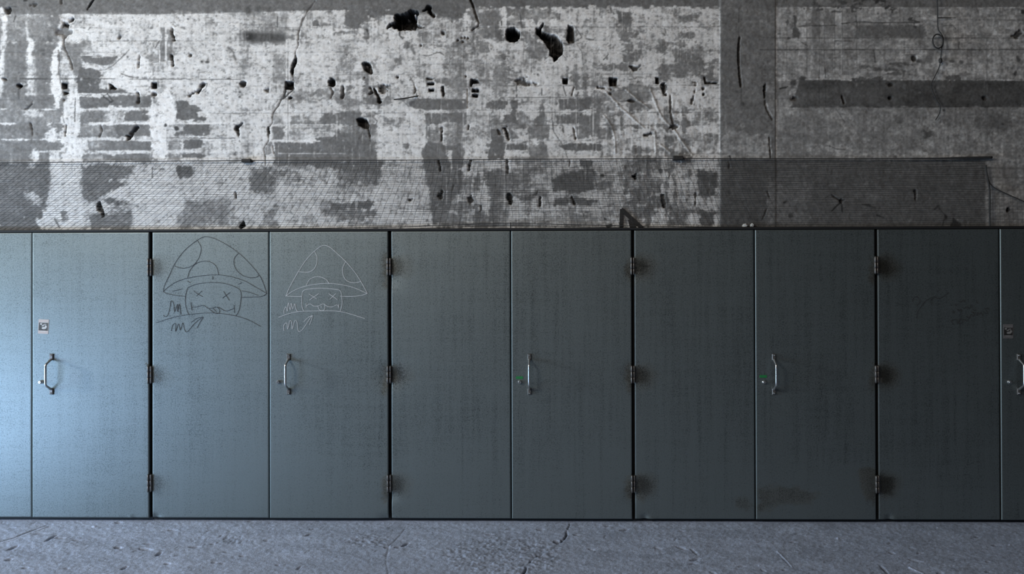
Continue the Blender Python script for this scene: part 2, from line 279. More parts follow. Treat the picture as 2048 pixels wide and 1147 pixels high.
    e(734, 136, 11, 9, .5, soft=4); p(Z(720, 0, 6.95, [(20, 880), (60, 855), (110, 860), (150, 890), (170, 960), (190, 1030), (150, 1040), (60, 980), (40, 920)]), .02, j=.15, dep=-.06); L(Z(720, 0, 6.95, [(150, 870), (220, 880), (210, 930)]), 1.6, .22); p(Z(720, 0, 6.95, [(160, 860), (230, 870), (230, 950), (180, 960)]), .35, soft=3)
    # the large holes, their inner shade painted near black
    p([(1438, 12), (1500, 13), (940, 10)], .2)
    p([(735, 18), (800, 16), (830, 12), (900, 8), (935, 14), (925, 38), (905, 40), (880, 34), (860, 28), (845, 30), (770, 34), (738, 36)], .17, soft=4, j=.6)
    p([(763, 36), (775, 27), (790, 32), (788, 46), (776, 50), (765, 45)], .6, soft=3, j=.6)
    p(Z(720, 0, 6.95, [(480, 195), (560, 205), (680, 150), (700, 130), (800, 150), (820, 190), (800, 290), (790, 330), (870, 370), (880, 400), (800, 390), (780, 430), (620, 420), (540, 420), (520, 390), (480, 400), (450, 370), (380, 400), (370, 390), (400, 320), (490, 300), (470, 240)]), .01, j=.25, dep=-.12, soft=1.5)
    e(805, 51, 4, 4, .28, dep=-.03, j=.5); e(821, 55, 5, 4, .16, dep=-.04, j=.5); e(829, 27, 3, 2.5, .4, dep=-.03, j=.6); e(812, 30, 2.5, 2, .25, dep=-.04)
    p(Z(720, 0, 6.95, [(880, 150), (940, 70), (990, 80), (990, 150), (1050, 210), (1050, 250), (1010, 240), (960, 180), (940, 150)]), .015, j=.3, dep=-.08); e(864, 26, 2, 3, .2, dep=-.03)
    L([(800, 60), (799, 70), (805, 77)], 3, .08, soft=2); L([(838, 56), (848, 55)], 3, .05)
    L(Z(720, 0, 6.95, [(95, 420), (130, 500)]), 2.5, .12, taper=True); e(734, 61, 2.5, 4, .08)
    p(Z(720, 0, 6.95, [(820, 200), (960, 190), (1040, 270), (1180, 270), (1400, 290), (1420, 420), (1200, 500), (1050, 480), (900, 350), (800, 330)]), .4, soft=5, j=.7, a=.7)
    L([(940, -4), (947, 14), (953, 34), (958, 46)], 4.5, .05, jit=.5, dep=-.04); L([(958, 44), (956, 52), (944, 60)], 2.5, .1, jit=.6, dep=-.02)
    p([(940, 16), (1000, 18), (1000, 60), (990, 76), (975, 76), (965, 52), (940, 40), (936, 24)], .26, soft=5, j=.8); e(994, 66, 8, 9, .2, soft=4, j=.6); r(960, 15, 1010, 22, .42, soft=3, j=.6)
    e(886, 66, 3, 3.5, .06, rot=-.5, dep=-.02); 
    for x, y in ((916, 80), (924, 75), (930, 75), (936, 76), (926, 83), (842, 91), (795, 154), (729, 155), (932, 152)): e(x, y, 1.8, 1.8, .05, dep=-.02)
    e(812, 90, 7, 6, .25, soft=4, j=.8); L([(820, 88), (830, 110)], 6, .27, soft=4, taper=True); e(795, 122, 6, 6, .27, soft=5, j=.8); L([(764, 106), (785, 107)], 2, .3); L([(846, 110), (856, 112), (868, 107), (880, 105), (888, 110)], 2, .2, jit=.4); e(848, 130, 4, 3, .25, soft=2)
    r(892, 95, 930, 300, .29, soft=9, j=1.2, a=.85, flk=.3); r(930, 105, 985, 300, .45, soft=10, j=1.4, a=.6); e(929, 112, 7, 8, .28, soft=6)
    r(985, 120, 1010, 200, .3, soft=8, j=1.2, flk=.4)
    r(755, 250, 855, 322, .62, soft=6, j=.8, a=.85); p([(765, 210), (840, 210), (850, 245), (852, 290), (845, 322), (770, 322), (766, 290), (750, 240)], .62, soft=4, j=.6, a=.8)
    q = lambda pts: Z(720, 150, 6.371, pts)
    p(q([(620, 340), (800, 300), (900, 300), (1050, 310), (1350, 300), (1370, 430), (1200, 440), (950, 440), (700, 440), (640, 390)]), .2, j=.3, soft=2)
    p(q([(820, 490), (1350, 490), (1340, 620), (1100, 600), (850, 630), (840, 560)]), .22, j=.45, soft=2, flk=.1)
    p(q([(870, 850), (1000, 860), (1150, 890), (1250, 870), (1300, 880), (1330, 960), (1330, 1147), (800, 1147), (790, 950)]), .2, j=.35, soft=2); r(897, 302, 904, 326, .55, soft=2, j=.4)
    p(q([(200, 500), (330, 530), (380, 600), (340, 610), (260, 540)]), .32, soft=3, j=.6); e(786, 242, 4, 2.5, .3); e(802, 240, 6, 7, .33, soft=4, j=.7); e(813, 293, 6, 6, .27, j=.4, soft=2)
    p(q([(1600, 330), (1740, 330), (1784, 420), (1600, 430)]), .22, soft=3, j=.6); p(q([(1680, 520), (1784, 520), (1784, 620), (1660, 600)]), .27, soft=3, j=.7); p(q([(1730, 880), (1800, 860), (1800, 1000), (1750, 1030)]), .22, soft=3); e(975, 290, 5, 6, .25, j=.8, soft=3)
    p(q([(-50, 560), (0, 545), (80, 560), (110, 600), (130, 640), (110, 690), (40, 680), (-20, 640)]), .03, j=.2, dep=-.06); L(q([(100, 670), (125, 760), (135, 850)]), 3.2, .05, dep=-.03); L(q([(60, 530), (160, 530), (220, 590), (200, 630)]), 2, .18); p(q([(110, 540), (170, 545), (200, 600), (140, 640)]), .36, soft=3)
    L(q([(130, 160), (160, 220), (120, 240)]), 3.5, .07, dep=-.02); L(q([(180, 170), (210, 240), (240, 290), (250, 350)]), 6, .04, dep=-.04); p(q([(220, 300), (270, 320), (275, 370), (235, 350)]), .04, dep=-.04); L(q([(170, 150), (240, 130), (330, 160), (460, 190)]), 5, .2, soft=6, taper=True); e(765, 176, 8, 5, .1, j=1, dep=-.02); p([(740, 185), (752, 190), (745, 200), (738, 198)], .2, soft=3)
    L(q([(640, 30), (690, 110)]), 2, .22, jit=.4); L(q([(690, 120), (710, 200), (690, 240)]), 4, .12, taper=True, dep=-.01); L(q([(710, 220), (740, 300)]), 2, .2); L(q([(540, 320), (620, 400)]), 1.5, .25)
    for y, hh in ((158, 4), (167.5, 6), (180, 7)): r(853 + (y > 170) * 4, y - hh / 2, 869, y + hh / 2, .04, j=.2, soft=1.6, dep=-.05)
    p(q([(1030, 130), (1080, 130), (1085, 240), (1060, 300), (1045, 260)]), .06, j=.3, dep=-.03)
    p(q([(1410, 45), (1500, 60), (1540, 110), (1440, 110), (1425, 150), (1400, 140)]), .04, j=.15, dep=-.05); r(944, 177, 957, 184, .04, dep=-.04, j=.2); r(944, 188, 956, 195, .04, dep=-.04, j=.2)
    L(q([(1370, 180), (1375, 420)]), 1.6, .12, dep=-.01); L(q([(1385, 640), (1380, 690)]), 2.4, .06, dep=-.02); L(q([(1555, 340), (1555, 460)]), 1.2, .25); L(q([(1650, 500), (1650, 800)]), 1.6, .25)
    slot(q([(1045, 665), (1050, 700), (1040, 740), (1040, 835)]), 4.5, .04, -.03); e(884, 257, 3.5, 3.5, .15, dep=-.01); L(q([(850, 650), (845, 800)]), 3, .25, soft=2); L(q([(905, 640), (960, 830)]), 1.4, .28); L(q([(1275, 650), (1320, 880), (1420, 980)]), 1.4, .3)
    slot(q([(1760, 700), (1784, 740)]), 3)
    # ---- right of the middle
    q = lambda pts: Z(1000, 0, 3.475, pts)
    e(1026, 70, 15, 15, .01, j=.35, dep=-.10, soft=1.5)
    p(q([(245, 195), (275, 190), (300, 160), (290, 215), (340, 235), (400, 250), (430, 290), (445, 320), (440, 380), (405, 405), (375, 435), (370, 400), (345, 385), (345, 350), (320, 310), (290, 275), (255, 240)]), .01, j=.22, dep=-.11, soft=1.5)
    p(q([(475, 175), (510, 180), (520, 300), (480, 305), (460, 270)]), .04, j=.25, dep=-.05); L(q([(520, 180), (570, 260), (520, 290)]), 2, .2); L(q([(535, 310), (570, 360), (578, 450)]), 1.5, .22)
    L(q([(345, 385), (320, 405)]), 1.5, .08); L(q([(430, 380), (460, 405)]), 1.5, .08); L(q([(440, 300), (480, 310)]), 2, .1); L(q([(140, 90), (150, 190)]), 3, .14, soft=3, taper=True); L(q([(10, 150), (12, 175)]), 3, .06)
    p(q([(170, 215), (260, 280), (320, 320), (330, 400), (240, 420), (190, 380)]), .28, soft=4, j=.6)
    # upper edge, ragged
    for x in range(1010, 1440, 9): e(x + random.uniform(-3, 3), 15 + random.uniform(-1.5, 1.5), 4, random.uniform(1, 3.4), random.choice([.5, .2, .55]), j=.5)
    p(q([(820, 80), (850, 80), (850, 150), (830, 150)]), .18, soft=2); r(1246, 24, 1262, 46, .2, soft=3, j=.5); L(q([(855, 90), (855, 260)]), 1.8, .12, jit=.3); p(q([(770, 60), (800, 100), (770, 90)]), .18, soft=2)
    p(q([(1240, 110), (1400, 85), (1380, 140), (1240, 160)]), .25, soft=5, j=.8); p(q([(1240, 220), (1370, 215), (1350, 270), (1240, 270)]), .25, soft=4, j=.8); p(q([(850, 215), (980, 220), (960, 270), (840, 270)]), .25, soft=5, j=1); p(q([(1095, 270), (1130, 270), (1130, 350), (1100, 350)]), .25, soft=4, j=.6)
    p(q([(850, 370), (980, 370), (1000, 430), (860, 430)]), .24, soft=5, j=.9); p(q([(1210, 340), (1390, 370), (1390, 430), (1210, 430)]), .25, soft=6, j=1); p(q([(690, 430), (900, 440), (900, 480), (700, 480)]), .25, soft=5, j=1); p(q([(1200, 450), (1400, 460), (1380, 520), (1220, 520)]), .27, soft=6, j=1)
    L(q([(1140, 190), (1160, 245)]), 2, .15, taper=True); L(q([(1085, 210), (1090, 265)]), 2.5, .65); e(1415, 56, 4, 2, .12); L(q([(600, 270), (650, 275)]), 2.5, .15)
    L(q([(720, 415), (755, 375)]), 3, .12); e(1213, 116, 4, 5, .25); p(q([(905, 460), (960, 465), (990, 440), (960, 485), (930, 495)]), .07, j=.4, dep=-.02)
    p(q([(110, 550), (190, 535), (190, 560), (250, 580), (120, 590)]), .1, j=.6, soft=4, dep=-.02); p(q([(230, 515), (270, 505), (265, 525)]), .08); 
    p(q([(432, 540), (475, 542), (470, 585), (435, 585)]), .03, j=.12, dep=-.06, soft=1.3); p(q([(757, 537), (817, 540), (815, 600), (760, 600)]), .03, j=.08, dep=-.06, soft=1.3); p(q([(1077, 535), (1105, 535), (1110, 585), (1080, 580)]), .03, j=.1, dep=-.06)
    p(q([(1100, 575), (1150, 560), (1160, 600), (1150, 640), (1180, 660), (1150, 670), (1120, 650), (1130, 600)]), .07, j=.6, dep=-.04); L(q([(1120, 600), (1140, 665), (1160, 600)]), 2, .18, dep=-.01)
    L(q([(1340, 570), (1365, 575), (1355, 640), (1330, 720)]), 4, .12, j=.6, dep=-.015, taper=True); p(q([(1412, 530), (1430, 530), (1435, 565), (1515, 570), (1510, 585), (1420, 585)]), .04, j=.12, dep=-.05); p(q([(1435, 540), (1510, 540), (1515, 568), (1440, 565)]), .24); e(1406, 177, 3, 3, .06, dep=-.02); e(1407, 188, 3.5, 3.5, .05, dep=-.03)
    L(q([(680, 610), (740, 615)]), 3, .08, j=.5, dep=-.02); e(1222, 178, 5, 3, .06, j=.5, dep=-.02); e(1222, 188, 4, 3, .07, j=.5, dep=-.02)
    L(q([(440, 600), (460, 665)]), 2, .14, jit=.4); L(q([(515, 605), (500, 660)]), 3.4, .09, jit=.4, dep=-.01); L(q([(545, 640), (535, 665)]), 3, .13); L(q([(290, 620), (290, 660)]), 2.5, .18); L(q([(115, 590), (115, 670)]), 2.5, .15)
    L(q([(835, 705), (890, 700), (940, 705)]), 2.5, .13); e(1262, 201, 6, 2.5, .06, dep=-.02)
    L(q([(0, 677), (620, 677)]), 1.6, .2, jit=.3)
    # patches 1000-1210
    p(q([(405, 690), (630, 680), (620, 760), (410, 765)]), .19, j=.4); p(q([(380, 800), (500, 790), (670, 800), (650, 860), (400, 860)]), .22, j=.5); p(q([(515, 870), (640, 865), (610, 960), (530, 960)]), .26, j=.5, soft=3); p(q([(400, 1010), (500, 995), (700, 1000), (700, 1045), (450, 1050)]), .17, j=.3)
    p(q([(50, 1000), (180, 1005), (180, 1045), (40, 1040)]), .18, j=.3); p(q([(-60, 700), (40, 700), (40, 760), (-60, 760)]), .19, j=.4); p(q([(80, 695), (125, 700), (110, 790), (130, 860), (10, 860), (20, 800), (80, 780)]), .2, j=.4)
    p(q([(-60, 900), (20, 900), (40, 1000), (30, 1110), (-80, 1110)]), .2, j=.4); p(q([(200, 870), (340, 860), (340, 970), (210, 970)]), .28, j=.8, soft=4, flk=.3); p(q([(210, 1060), (340, 1060), (340, 1147), (210, 1147)]), .26, j=.7, soft=4)
    p(q([(20, 890), (100, 900), (200, 880), (190, 980), (110, 985), (30, 980)]), .55, j=.5, soft=2); p(q([(350, 870), (500, 865), (510, 960), (350, 965)]), .58, j=.5, soft=3); L(q([(50, 1070), (185, 1075)]), 8, .58, soft=2, j=.4); L(q([(345, 1065), (700, 1075)]), 7, .52, soft=3, j=.6); L(q([(340, 700), (345, 800), (420, 780)]), 5, .55, soft=4, j=.7)
    slot(q([(20, 890), (50, 880)]), 3, .08, -.02); slot(q([(35, 890), (60, 965)]), 5); p(q([(60, 895), (110, 920), (130, 955), (70, 960)]), .28); L(q([(435, 870), (440, 920)]), 3, .18, jit=.5); slot(q([(510, 885), (525, 960)]), 3.6)
    # cement slurry with trowel ridges (real relief)
    for pts, wd in (([(740, 630), (840, 740), (920, 810), (1010, 890)], 3), ([(1050, 620), (1075, 680), (1110, 770), (1160, 850), (1220, 900), (1270, 980), (1340, 1075)], 3.4), ([(960, 690), (1040, 750)], 2.4), ([(880, 620), (960, 690)], 2), ([(725, 795), (780, 870), (805, 960), (808, 1060)], 2.2), ([(1080, 900), (1090, 1060)], 2), ([(1120, 1000), (1190, 1060)], 2)):
        L(q(pts), wd, .3, a=.7, jit=.5); L([(x - 2, y + 1) for x, y in q(pts)], wd, .6, soft=2, a=.6, dep=.008, jit=.5)
    L(q([(360, 820), (375, 920), (440, 1010), (470, 1095)]), 1.8, .2, jit=.4)
    L(q([(1185, 660), (1185, 780), (1200, 850), (1215, 890)]), 4, .13, jit=.8, dep=-.012); e(1349, 252, 6, 5, .12, j=1, dep=-.02); e(1221, 257, 3, 2.5, .15)
    L(q([(1010, 940), (1050, 925)]), 4, .07, j=.5, dep=-.015); L(q([(880, 965), (1000, 955)]), 1.6, .25); L(q([(640, 870), (980, 875)]), 1.6, .22, a=.7); L(q([(830, 740), (835, 800), (820, 805)]), 1.5, .2)
    p(q([(1335, 730), (1510, 740), (1510, 860), (1330, 860)]), .28, soft=9, j=1, a=.7); p(q([(1360, 930), (1510, 940), (1510, 1060), (1370, 1050)]), .25, soft=8, j=1, a=.7); p(q([(930, 760), (1010, 780), (1000, 850), (950, 830)]), .36, soft=6, a=.6)
    L([(1439, 15), (1439, 318)], 2.2, .62, a=.8); L([(1438, 318), (1436, 457)], 7, .38, soft=4, j=.4)
    # ---- grey pier
    L(q([(1660, 60), (1658, 260)]), 1.2, .1); L(q([(1665, 260), (1658, 380), (1660, 450), (1670, 560), (1675, 600)]), 3.6, .05, jit=.4, dep=-.02); L(q([(1675, 600), (1675, 720)]), 1.4, .12); e(1485, 208, 3, 4, .1)
    p([(1444, 270), (1460, 262), (1480, 264), (1500, 270), (1534, 272), (1541, 290), (1541, 318), (1444, 318)], .34, soft=3, j=.8, flk=.2); p([(1445, 340), (1480, 345), (1520, 350), (1530, 380), (1500, 440), (1450, 440)], .22, soft=10, j=1.4, flk=.3)
    L([(1538, 275), (1541, 315)], 2, .08, jit=.5, dep=-.01); L([(1459, 312), (1462, 320)], 3, .07)
    p(Z(1500, 0, 3.476, [(90, 600), (112, 575), (108, 690), (95, 685)]), .03, j=.15, dep=-.03); L(Z(1500, 0, 3.476, [(105, 700), (115, 760), (155, 830)]), 2.6, .1, jit=.6, dep=-.01); p(Z(1500, 0, 3.476, [(115, 580), (180, 585), (170, 700), (160, 800), (120, 750)]), .28, j=.7, soft=3)
    # ---- right panel
    q = lambda pts: Z(1500, 0, 3.476, pts)
    for x0, x1, v in ((1554, 1573, .36), (1573, 1590, .33), (1590, 1613, .36), (1613, 1625, .33), (1625, 1637, .27), (1637, 1650, .29), (1650, 1669, .29), (1669, 1684, .35), (1684, 1712, .29)):
        r(x0, 17, x1, 150, v, j=.15, soft=2, a=.75)
    for x in (1573, 1613, 1637.5, 1648, 1669, 1684, 1713): L([(x, 20), (x + .5, 148)], 1.1, .16, a=.75, jit=.2); L([(x - 1.5, 22), (x - 1, 146)], 1, .42, a=.5)
    for x in (1638, 1651): L([(x, 140), (x + .5, 214)], 2, .09, a=.8)
    p(q([(255, 110), (270, 115), (275, 185), (250, 185)]), .14); p(q([(305, 115), (322, 115), (340, 260), (300, 260)]), .13); L(q([(255, 92), (310, 90)]), 1.5, .12); r(1625, 20, 1640, 70, .2, soft=4, a=.7); r(1650, 22, 1668, 60, .2, soft=4, a=.6)
    L(q([(330, 182), (600, 175)]), 1.4, .1); L(q([(640, 165), (740, 150), (870, 158), (1170, 155)]), 2.4, .1, jit=.5); L(q([(735, 110), (745, 160), (740, 250)]), 2.2, .12, jit=.4); r(1712, 50, 1850, 75, .18, soft=4, j=.7, a=.9); L([(1684, 76), (2048, 76)], 1.3, .14, a=.8); L([(1520, 99.5), (2048, 99)], 1.6, .09, jit=.3); L([(1522, 76), (1700, 76)], 1.2, .13, a=.8)
    L(q([(590, 285), (710, 285)]), 1.6, .12, jit=.5); L(q([(345, 285), (400, 320)]), 1.6, .13); e(1577, 76, 4, 3, .1, rot=-.5); e(1558, 67, 3, 2, .15); L(q([(860, 350), (870, 430)]), 2.4, .12)
    for (a, b, c) in ((760, 900, 470), (830, 1100, 490), (930, 1140, 515), (940, 1060, 455), (1000, 1130, 445)): L(q([(a, c), ((a + b) / 2, c - 8), (b, c + 8)]), 6, .16, soft=4, taper=True, j=.6)
    for _ in range(60): e(1665 + random.gauss(0, 1) * 40 + 30, random.uniform(-2, 26), random.uniform(1, 4), random.uniform(1, 3), .09, j=.7, a=.8)
    for _ in range(26): e(1772 + random.gauss(0, 9), random.uniform(0, 28), random.uniform(1, 4), random.uniform(1, 4), .07, j=.7, a=.9)
    e(1821, 38, 5, 4, .09, j=.8); e(1829, 55, 3, 8, .1, j=.8); L(q([(1110, 135), (1180, 155)]), 3, .1); L(q([(1310, 125), (1430, 122)]), 1.6, .1); L(q([(1345, 178), (1410, 175), (1430, 200)]), 2, .1)
    e(1828, 116, 4, 5, .07, j=.4, dep=-.01); e(1838, 122, 6, 3, .12, soft=3); e(1855, 118, 14, 8, .2, soft=8, rot=-.4, a=.7); L([(1806, 110), (1830, 109)], 2, .2); e(1904, 122, 5, 4, .16, soft=2); e(1923, 124, 4, 3, .17, soft=2); L([(1918, 84), (1917, 96)], 3, .16)
    p(q([(1820, 250), (1880, 210), (1905, 240), (1860, 262)]), .06, j=.5, dep=-.01); e(2046, 24, 4, 4, .07); e(2036, 118, 3, 6, .14, rot=-.4); e(2031, 146, 3, 6, .1, rot=.3); L([(1974, 75), (1974, 300)], 1.4, .15, a=.7); L([(1930, 38), (2048, 41)], 1.2, .16, a=.6); L([(1700, 66), (2048, 73)], 1, .2, a=.4)
    L([(1612, 158), (1800, 159), (1950, 159), (2048, 161)], 2.4, .42, a=.7, jit=.7); r(1700, 155, 1760, 162, .1, j=1, a=.8); e(1605, 157, 5, 3, .1, j=.7); e(1704, 158, 6, 4, .08, j=.7); r(1895, 148, 1920, 162, .12, j=1, a=.8)
    L([(1560, 178), (1575, 173)], 3, .05, j=.4); e(1586, 168, 8, 7, .1, j=.5, soft=4); e(1590, 196, 7, 5, .03, j=.4, soft=3, dep=-.02); e(1590, 196, 14, 8, .13, j=.4, soft=6, a=.5)
    e(1781, 169, 7, 3, .03, j=.5, soft=3, dep=-.01); e(1781, 196, 5, 4, .02, j=.3, dep=-.03, soft=3); e(1776, 194, 10, 6, .07, soft=5, a=.6); e(1969, 197, 5, 4, .03, dep=-.02, soft=3); e(1967, 196, 9, 6, .07, soft=5, a=.6); L([(1978, 168), (1996, 169)], 1.2, .08); L([(1969, 160), (1969, 174)], 3, .2, a=.6)
    p(q([(625, 670), (645, 680), (655, 720), (625, 720)]), .22); L(q([(640, 670), (655, 715)]), 3, .03, dep=-.02); L([(1583, 214.5), (2048, 213.5)], 1.2, .07); 
    for a, b, c in ((400, 640, 1035), (560, 760, 1055), (700, 1050, 1080), (1050, 1350, 1085), (1400, 1600, 1085)): L(q([(a, c), (b, c + 5)]), 12, .36, soft=9, j=1.4, flk=.3)
    e(1660, 286, 6, 6, .36, soft=3); L(q([(540, 1010), (600, 1035), (660, 1040)]), 1.5, .14); e(1855, 266, 14, 11, .13, j=1.3, soft=7, flk=.4); e(1795, 238, 10, 9, .17, j=1.3, soft=6, flk=.4); e(1990, 245, 30, 14, .18, soft=14, j=1.4); e(2005, 308, 4, 16, .42, soft=8); e(2043, 318, 6, 8, .3, soft=5); L(q([(600, 760), (640, 820), (660, 850)]), 1.5, .15, jit=.6); e(1888, 220, 4, 3, .1)
    L([(1552.5, 15), (1552.5, 318)], 2, .37, a=.6); L([(1550.5, 15), (1550.5, 318)], 1.6, .13, a=.7)
    e(2006, 248, 3, 2, .06); p([(1985, 215), (2048, 215), (2048, 222), (1985, 220)], .34, soft=5, a=.6)
    # ---- behind the net
    q = lambda pts: Z(0, 300, 3.938, pts)
    r(-260, 326, 102, 470, .14, soft=8, j=1, a=.8); p(q([(400, 100), (640, 100), (620, 180), (640, 400), (720, 450), (600, 620), (330, 620), (300, 560), (390, 400), (410, 200)]), .66, soft=5, j=.9, flk=.15); p(q([(190, 330), (320, 380), (300, 430), (200, 400)]), .5, soft=4, j=1, flk=.4)
    p(q([(640, 120), (850, 110), (1060, 130), (1060, 200), (860, 240), (1060, 250), (820, 370), (700, 420), (640, 380), (640, 300)]), .23, soft=4, j=.8); p(q([(800, 380), (1090, 380), (1080, 420), (820, 410)]), .21, soft=3, j=.7); p(q([(700, 500), (900, 490), (1060, 480), (1030, 640), (720, 620)]), .24, soft=5, j=1, flk=.2); e(128, 432, 7, 8, .25, soft=4, j=.8)
    p(q([(1080, 130), (1380, 130), (1400, 260), (1460, 430), (1380, 520), (1380, 640), (1040, 640), (1060, 420), (860, 350), (1000, 260)]), .64, soft=5, j=.8, flk=.1)
    p(q([(1400, 125), (1510, 120), (1520, 215), (1420, 220), (1390, 190)]), .16, soft=2.5, j=.5); p(q([(1440, 390), (1800, 380), (1810, 600), (1400, 620), (1400, 520), (1470, 470)]), .3, soft=6, j=1, flk=.25); p(q([(1540, 100), (1900, 100), (1900, 360), (1440, 380), (1440, 240), (1540, 220)]), .6, soft=6, j=1, a=.8)
    p(q([(750, 440), (785, 390), (820, 470), (825, 520), (805, 530), (790, 490), (750, 480)]), .04, j=.3, dep=-.03); slot(q([(1855, 335), (1860, 380)]), 4, .06, -.02); p(q([(1885, 600), (1920, 545), (1930, 600), (1895, 625)]), .04, j=.2, dep=-.03); L(q([(1200, 140), (1200, 215)]), 3.5, .2); L(q([(1210, 150), (1290, 150)]), 3, .25)
    L(q([(0, 268), (2048, 262)]), 1.4, .2, a=.6); L(q([(430, 540), (470, 610)]), 3, .25)
    q = lambda pts: Z(500, 300, 3.938, pts)
    p(q([(320, 80), (1050, 80), (1030, 180), (980, 200), (800, 170), (560, 140), (450, 120)]), .2, soft=3, j=.6); r(455 + 45, 335, 545, 385, .25, soft=6, j=1, flk=.3); p(q([(640, 415), (980, 395), (980, 440), (940, 470), (640, 470)]), .19, soft=3, j=.7); p(q([(600, 480), (960, 480), (900, 560), (700, 560)]), .28, soft=6, j=1, flk=.4); p(q([(200, 470), (220, 600), (100, 600), (120, 480)]), .28, soft=6, j=1, flk=.3); p(q([(0, 150), (300, 160), (200, 250), (60, 340), (0, 330)]), .23, soft=5, j=1, flk=.3)
    p(q([(1060, 80), (1360, 80), (1390, 200), (1400, 400), (1340, 590), (1000, 590), (1000, 420)]), .5, soft=5, j=.7, a=.85)
    p(q([(1360, 80), (1580, 80), (1580, 150), (1700, 160), (1660, 300), (1600, 400), (1500, 600), (1440, 590), (1420, 400), (1380, 200)]), .2, soft=4, j=.6, flk=.15); p(q([(1840, 170), (1960, 150), (2048, 170), (2048, 560), (1900, 600), (1880, 400)]), .2, soft=5, j=.8, flk=.2); p(q([(1590, 80), (1680, 80), (1690, 150), (1600, 150)]), .2, soft=2); p(q([(1520, 480), (1700, 480), (1600, 600), (1480, 600)]), .27, soft=6, j=1)
    for a in ([(1485, 80), (1500, 160)], [(1740, 85), (1725, 150)], [(2025, 80), (2030, 180)]): slot(q(a), 5.5, .04, -.03)
    p(q([(1480, 370), (1510, 310), (1525, 320), (1510, 410)]), .05, dep=-.02); p(q([(1720, 380), (1740, 330), (1755, 370), (1735, 430)]), .05, dep=-.02); p(q([(1250, 390), (1285, 380), (1260, 415)]), .06, dep=-.02); slot(q([(1820, 440), (1815, 480)]), 4, .1, -.01); slot(q([(1610, 270), (1595, 315)]), 2.5, .1, -.01)
    q = lambda pts: Z(1000, 300, 3.938, pts)
    r(1000, 318, 1240, 458, .40, soft=10, j=1, a=.5); p(q([(400, 230), (540, 170), (740, 150), (760, 320), (600, 340), (420, 330)]), .16, soft=4, j=.7); p(q([(640, 80), (740, 90), (700, 140), (640, 130)]), .17, soft=3); p(q([(420, 380), (600, 360), (760, 400), (700, 430), (430, 430)]), .16, soft=3, j=.6); p(q([(150, 370), (260, 360), (250, 410), (160, 410)]), .18, soft=3, j=.6); p(q([(560, 500), (690, 500), (660, 590), (530, 590)]), .25, soft=6, j=1, flk=.3)
    p(q([(740, 230), (880, 250), (860, 310), (740, 310)]), .23, soft=6, j=1); p(q([(1190, 370), (1320, 370), (1300, 450), (1190, 440)]), .22, soft=5, j=.8); p(q([(1560, 160), (1720, 170), (1700, 360), (1570, 360)]), .15, soft=5, j=.6); p(q([(1330, 440), (1480, 470), (1470, 600), (1330, 600)]), .24, soft=6, j=1); p(q([(1560, 450), (1700, 480), (1700, 600), (1560, 600)]), .16, soft=6, j=.8); p(q([(0, 160), (240, 160), (230, 340), (0, 340)]), .25, soft=6, j=1, flk=.4); p(q([(1210, 270), (1280, 250), (1270, 340), (1210, 340)]), .22, soft=4)
    p(q([(1085, 130), (1080, 230), (1065, 245), (1035, 205), (1065, 180)]), .03, j=.2, dep=-.04); p(q([(1085, 170), (1130, 200), (1110, 240), (1080, 240)]), .2)
    p(q([(75, 330), (100, 390), (105, 420), (80, 430), (55, 370)]), .05, dep=-.03); slot(q([(318, 370), (315, 435)]), 4.5); slot(q([(565, 365), (590, 425)]), 5.5); slot(q([(1280, 355), (1295, 445)]), 6); e(1329, 396, 7, 9, .17, soft=4, a=.6); slot(q([(1540, 340), (1540, 430)]), 3.5, .08, -.02); slot(q([(60, 80), (60, 180)]), 4, .06, -.02); slot(q([(550, 75), (548, 125)]), 2, .08, -.01); e(1205, 351, 4, 3, .08); e(1322, 341, 3, 4, .1); slot(q([(1800, 90), (1805, 140)]), 3, .08, -.01); e(1458, 386, 3, 5, .07); L(q([(1770, 440), (1830, 430)]), 2.4, .07); L(q([(1325, 170), (1340, 190), (1325, 220)]), 2, .15); slot(q([(240, 355), (290, 350), (295, 325)]), 2, .1, -.01)
    L(q([(0, 480), (1540, 490)]), 1.6, .17, jit=.4); L([(1000, 391), (1450, 391)], 1, .2, a=.5); L([(1478, 318), (1478, 456)], 3, .22, a=.4); L(q([(1930, 450), (1980, 540), (2030, 560)]), 2, .06, jit=.5); p(q([(840, 600), (880, 575), (880, 600), (850, 612)]), .06); e(1210, 437, 4, 2, .08, rot=.7)
    q = lambda pts: Z(1500, 300, 3.737, pts)
    r(1440, 318, 1972, 480, .12, soft=6, j=.3, a=.7); p(q([(130, 250), (500, 270), (470, 340), (350, 420), (500, 560), (120, 570), (110, 400)]), .24, soft=12, j=1.5, flk=.5); e(1745, 395, 14, 12, .22, soft=8, j=1.3)
    L(q([(610, 335), (680, 380), (710, 370)]), 3, .03, taper=True, dep=-.01); L(q([(680, 385), (610, 455)]), 3, .04, taper=True); L(q([(683, 385), (690, 470)]), 3, .04, taper=True); e(1682, 402, 3, 4, .02, dep=-.02); L(q([(540, 370), (610, 330)]), 1.6, .08)
    slot(q([(1235, 310), (1240, 385)]), 4.5, .03, -.04); e(1736, 410, 5, 2.5, .05, rot=.4); L(q([(840, 405), (940, 430)]), 1.5, .08); L(q([(945, 485), (1000, 505)]), 2, .06); L(q([(1380, 440), (1410, 415)]), 3, .07); L(q([(1410, 430), (1460, 490), (1440, 560)]), 1.6, .07); e(1891, 434, 3, 4, .05); p(q([(1500, 575), (1520, 510), (1575, 560), (1580, 580)]), .05); slot(q([(130, 310), (145, 350)]), 3, .07, -.02); slot(q([(125, 440), (95, 515)]), 2.4, .06, -.01); e(1570, 404, 4, 2, .07, rot=-.4); e(1584, 430, 5, 3, .1, j=.8); e(1534, 402, 2, 6, .34)
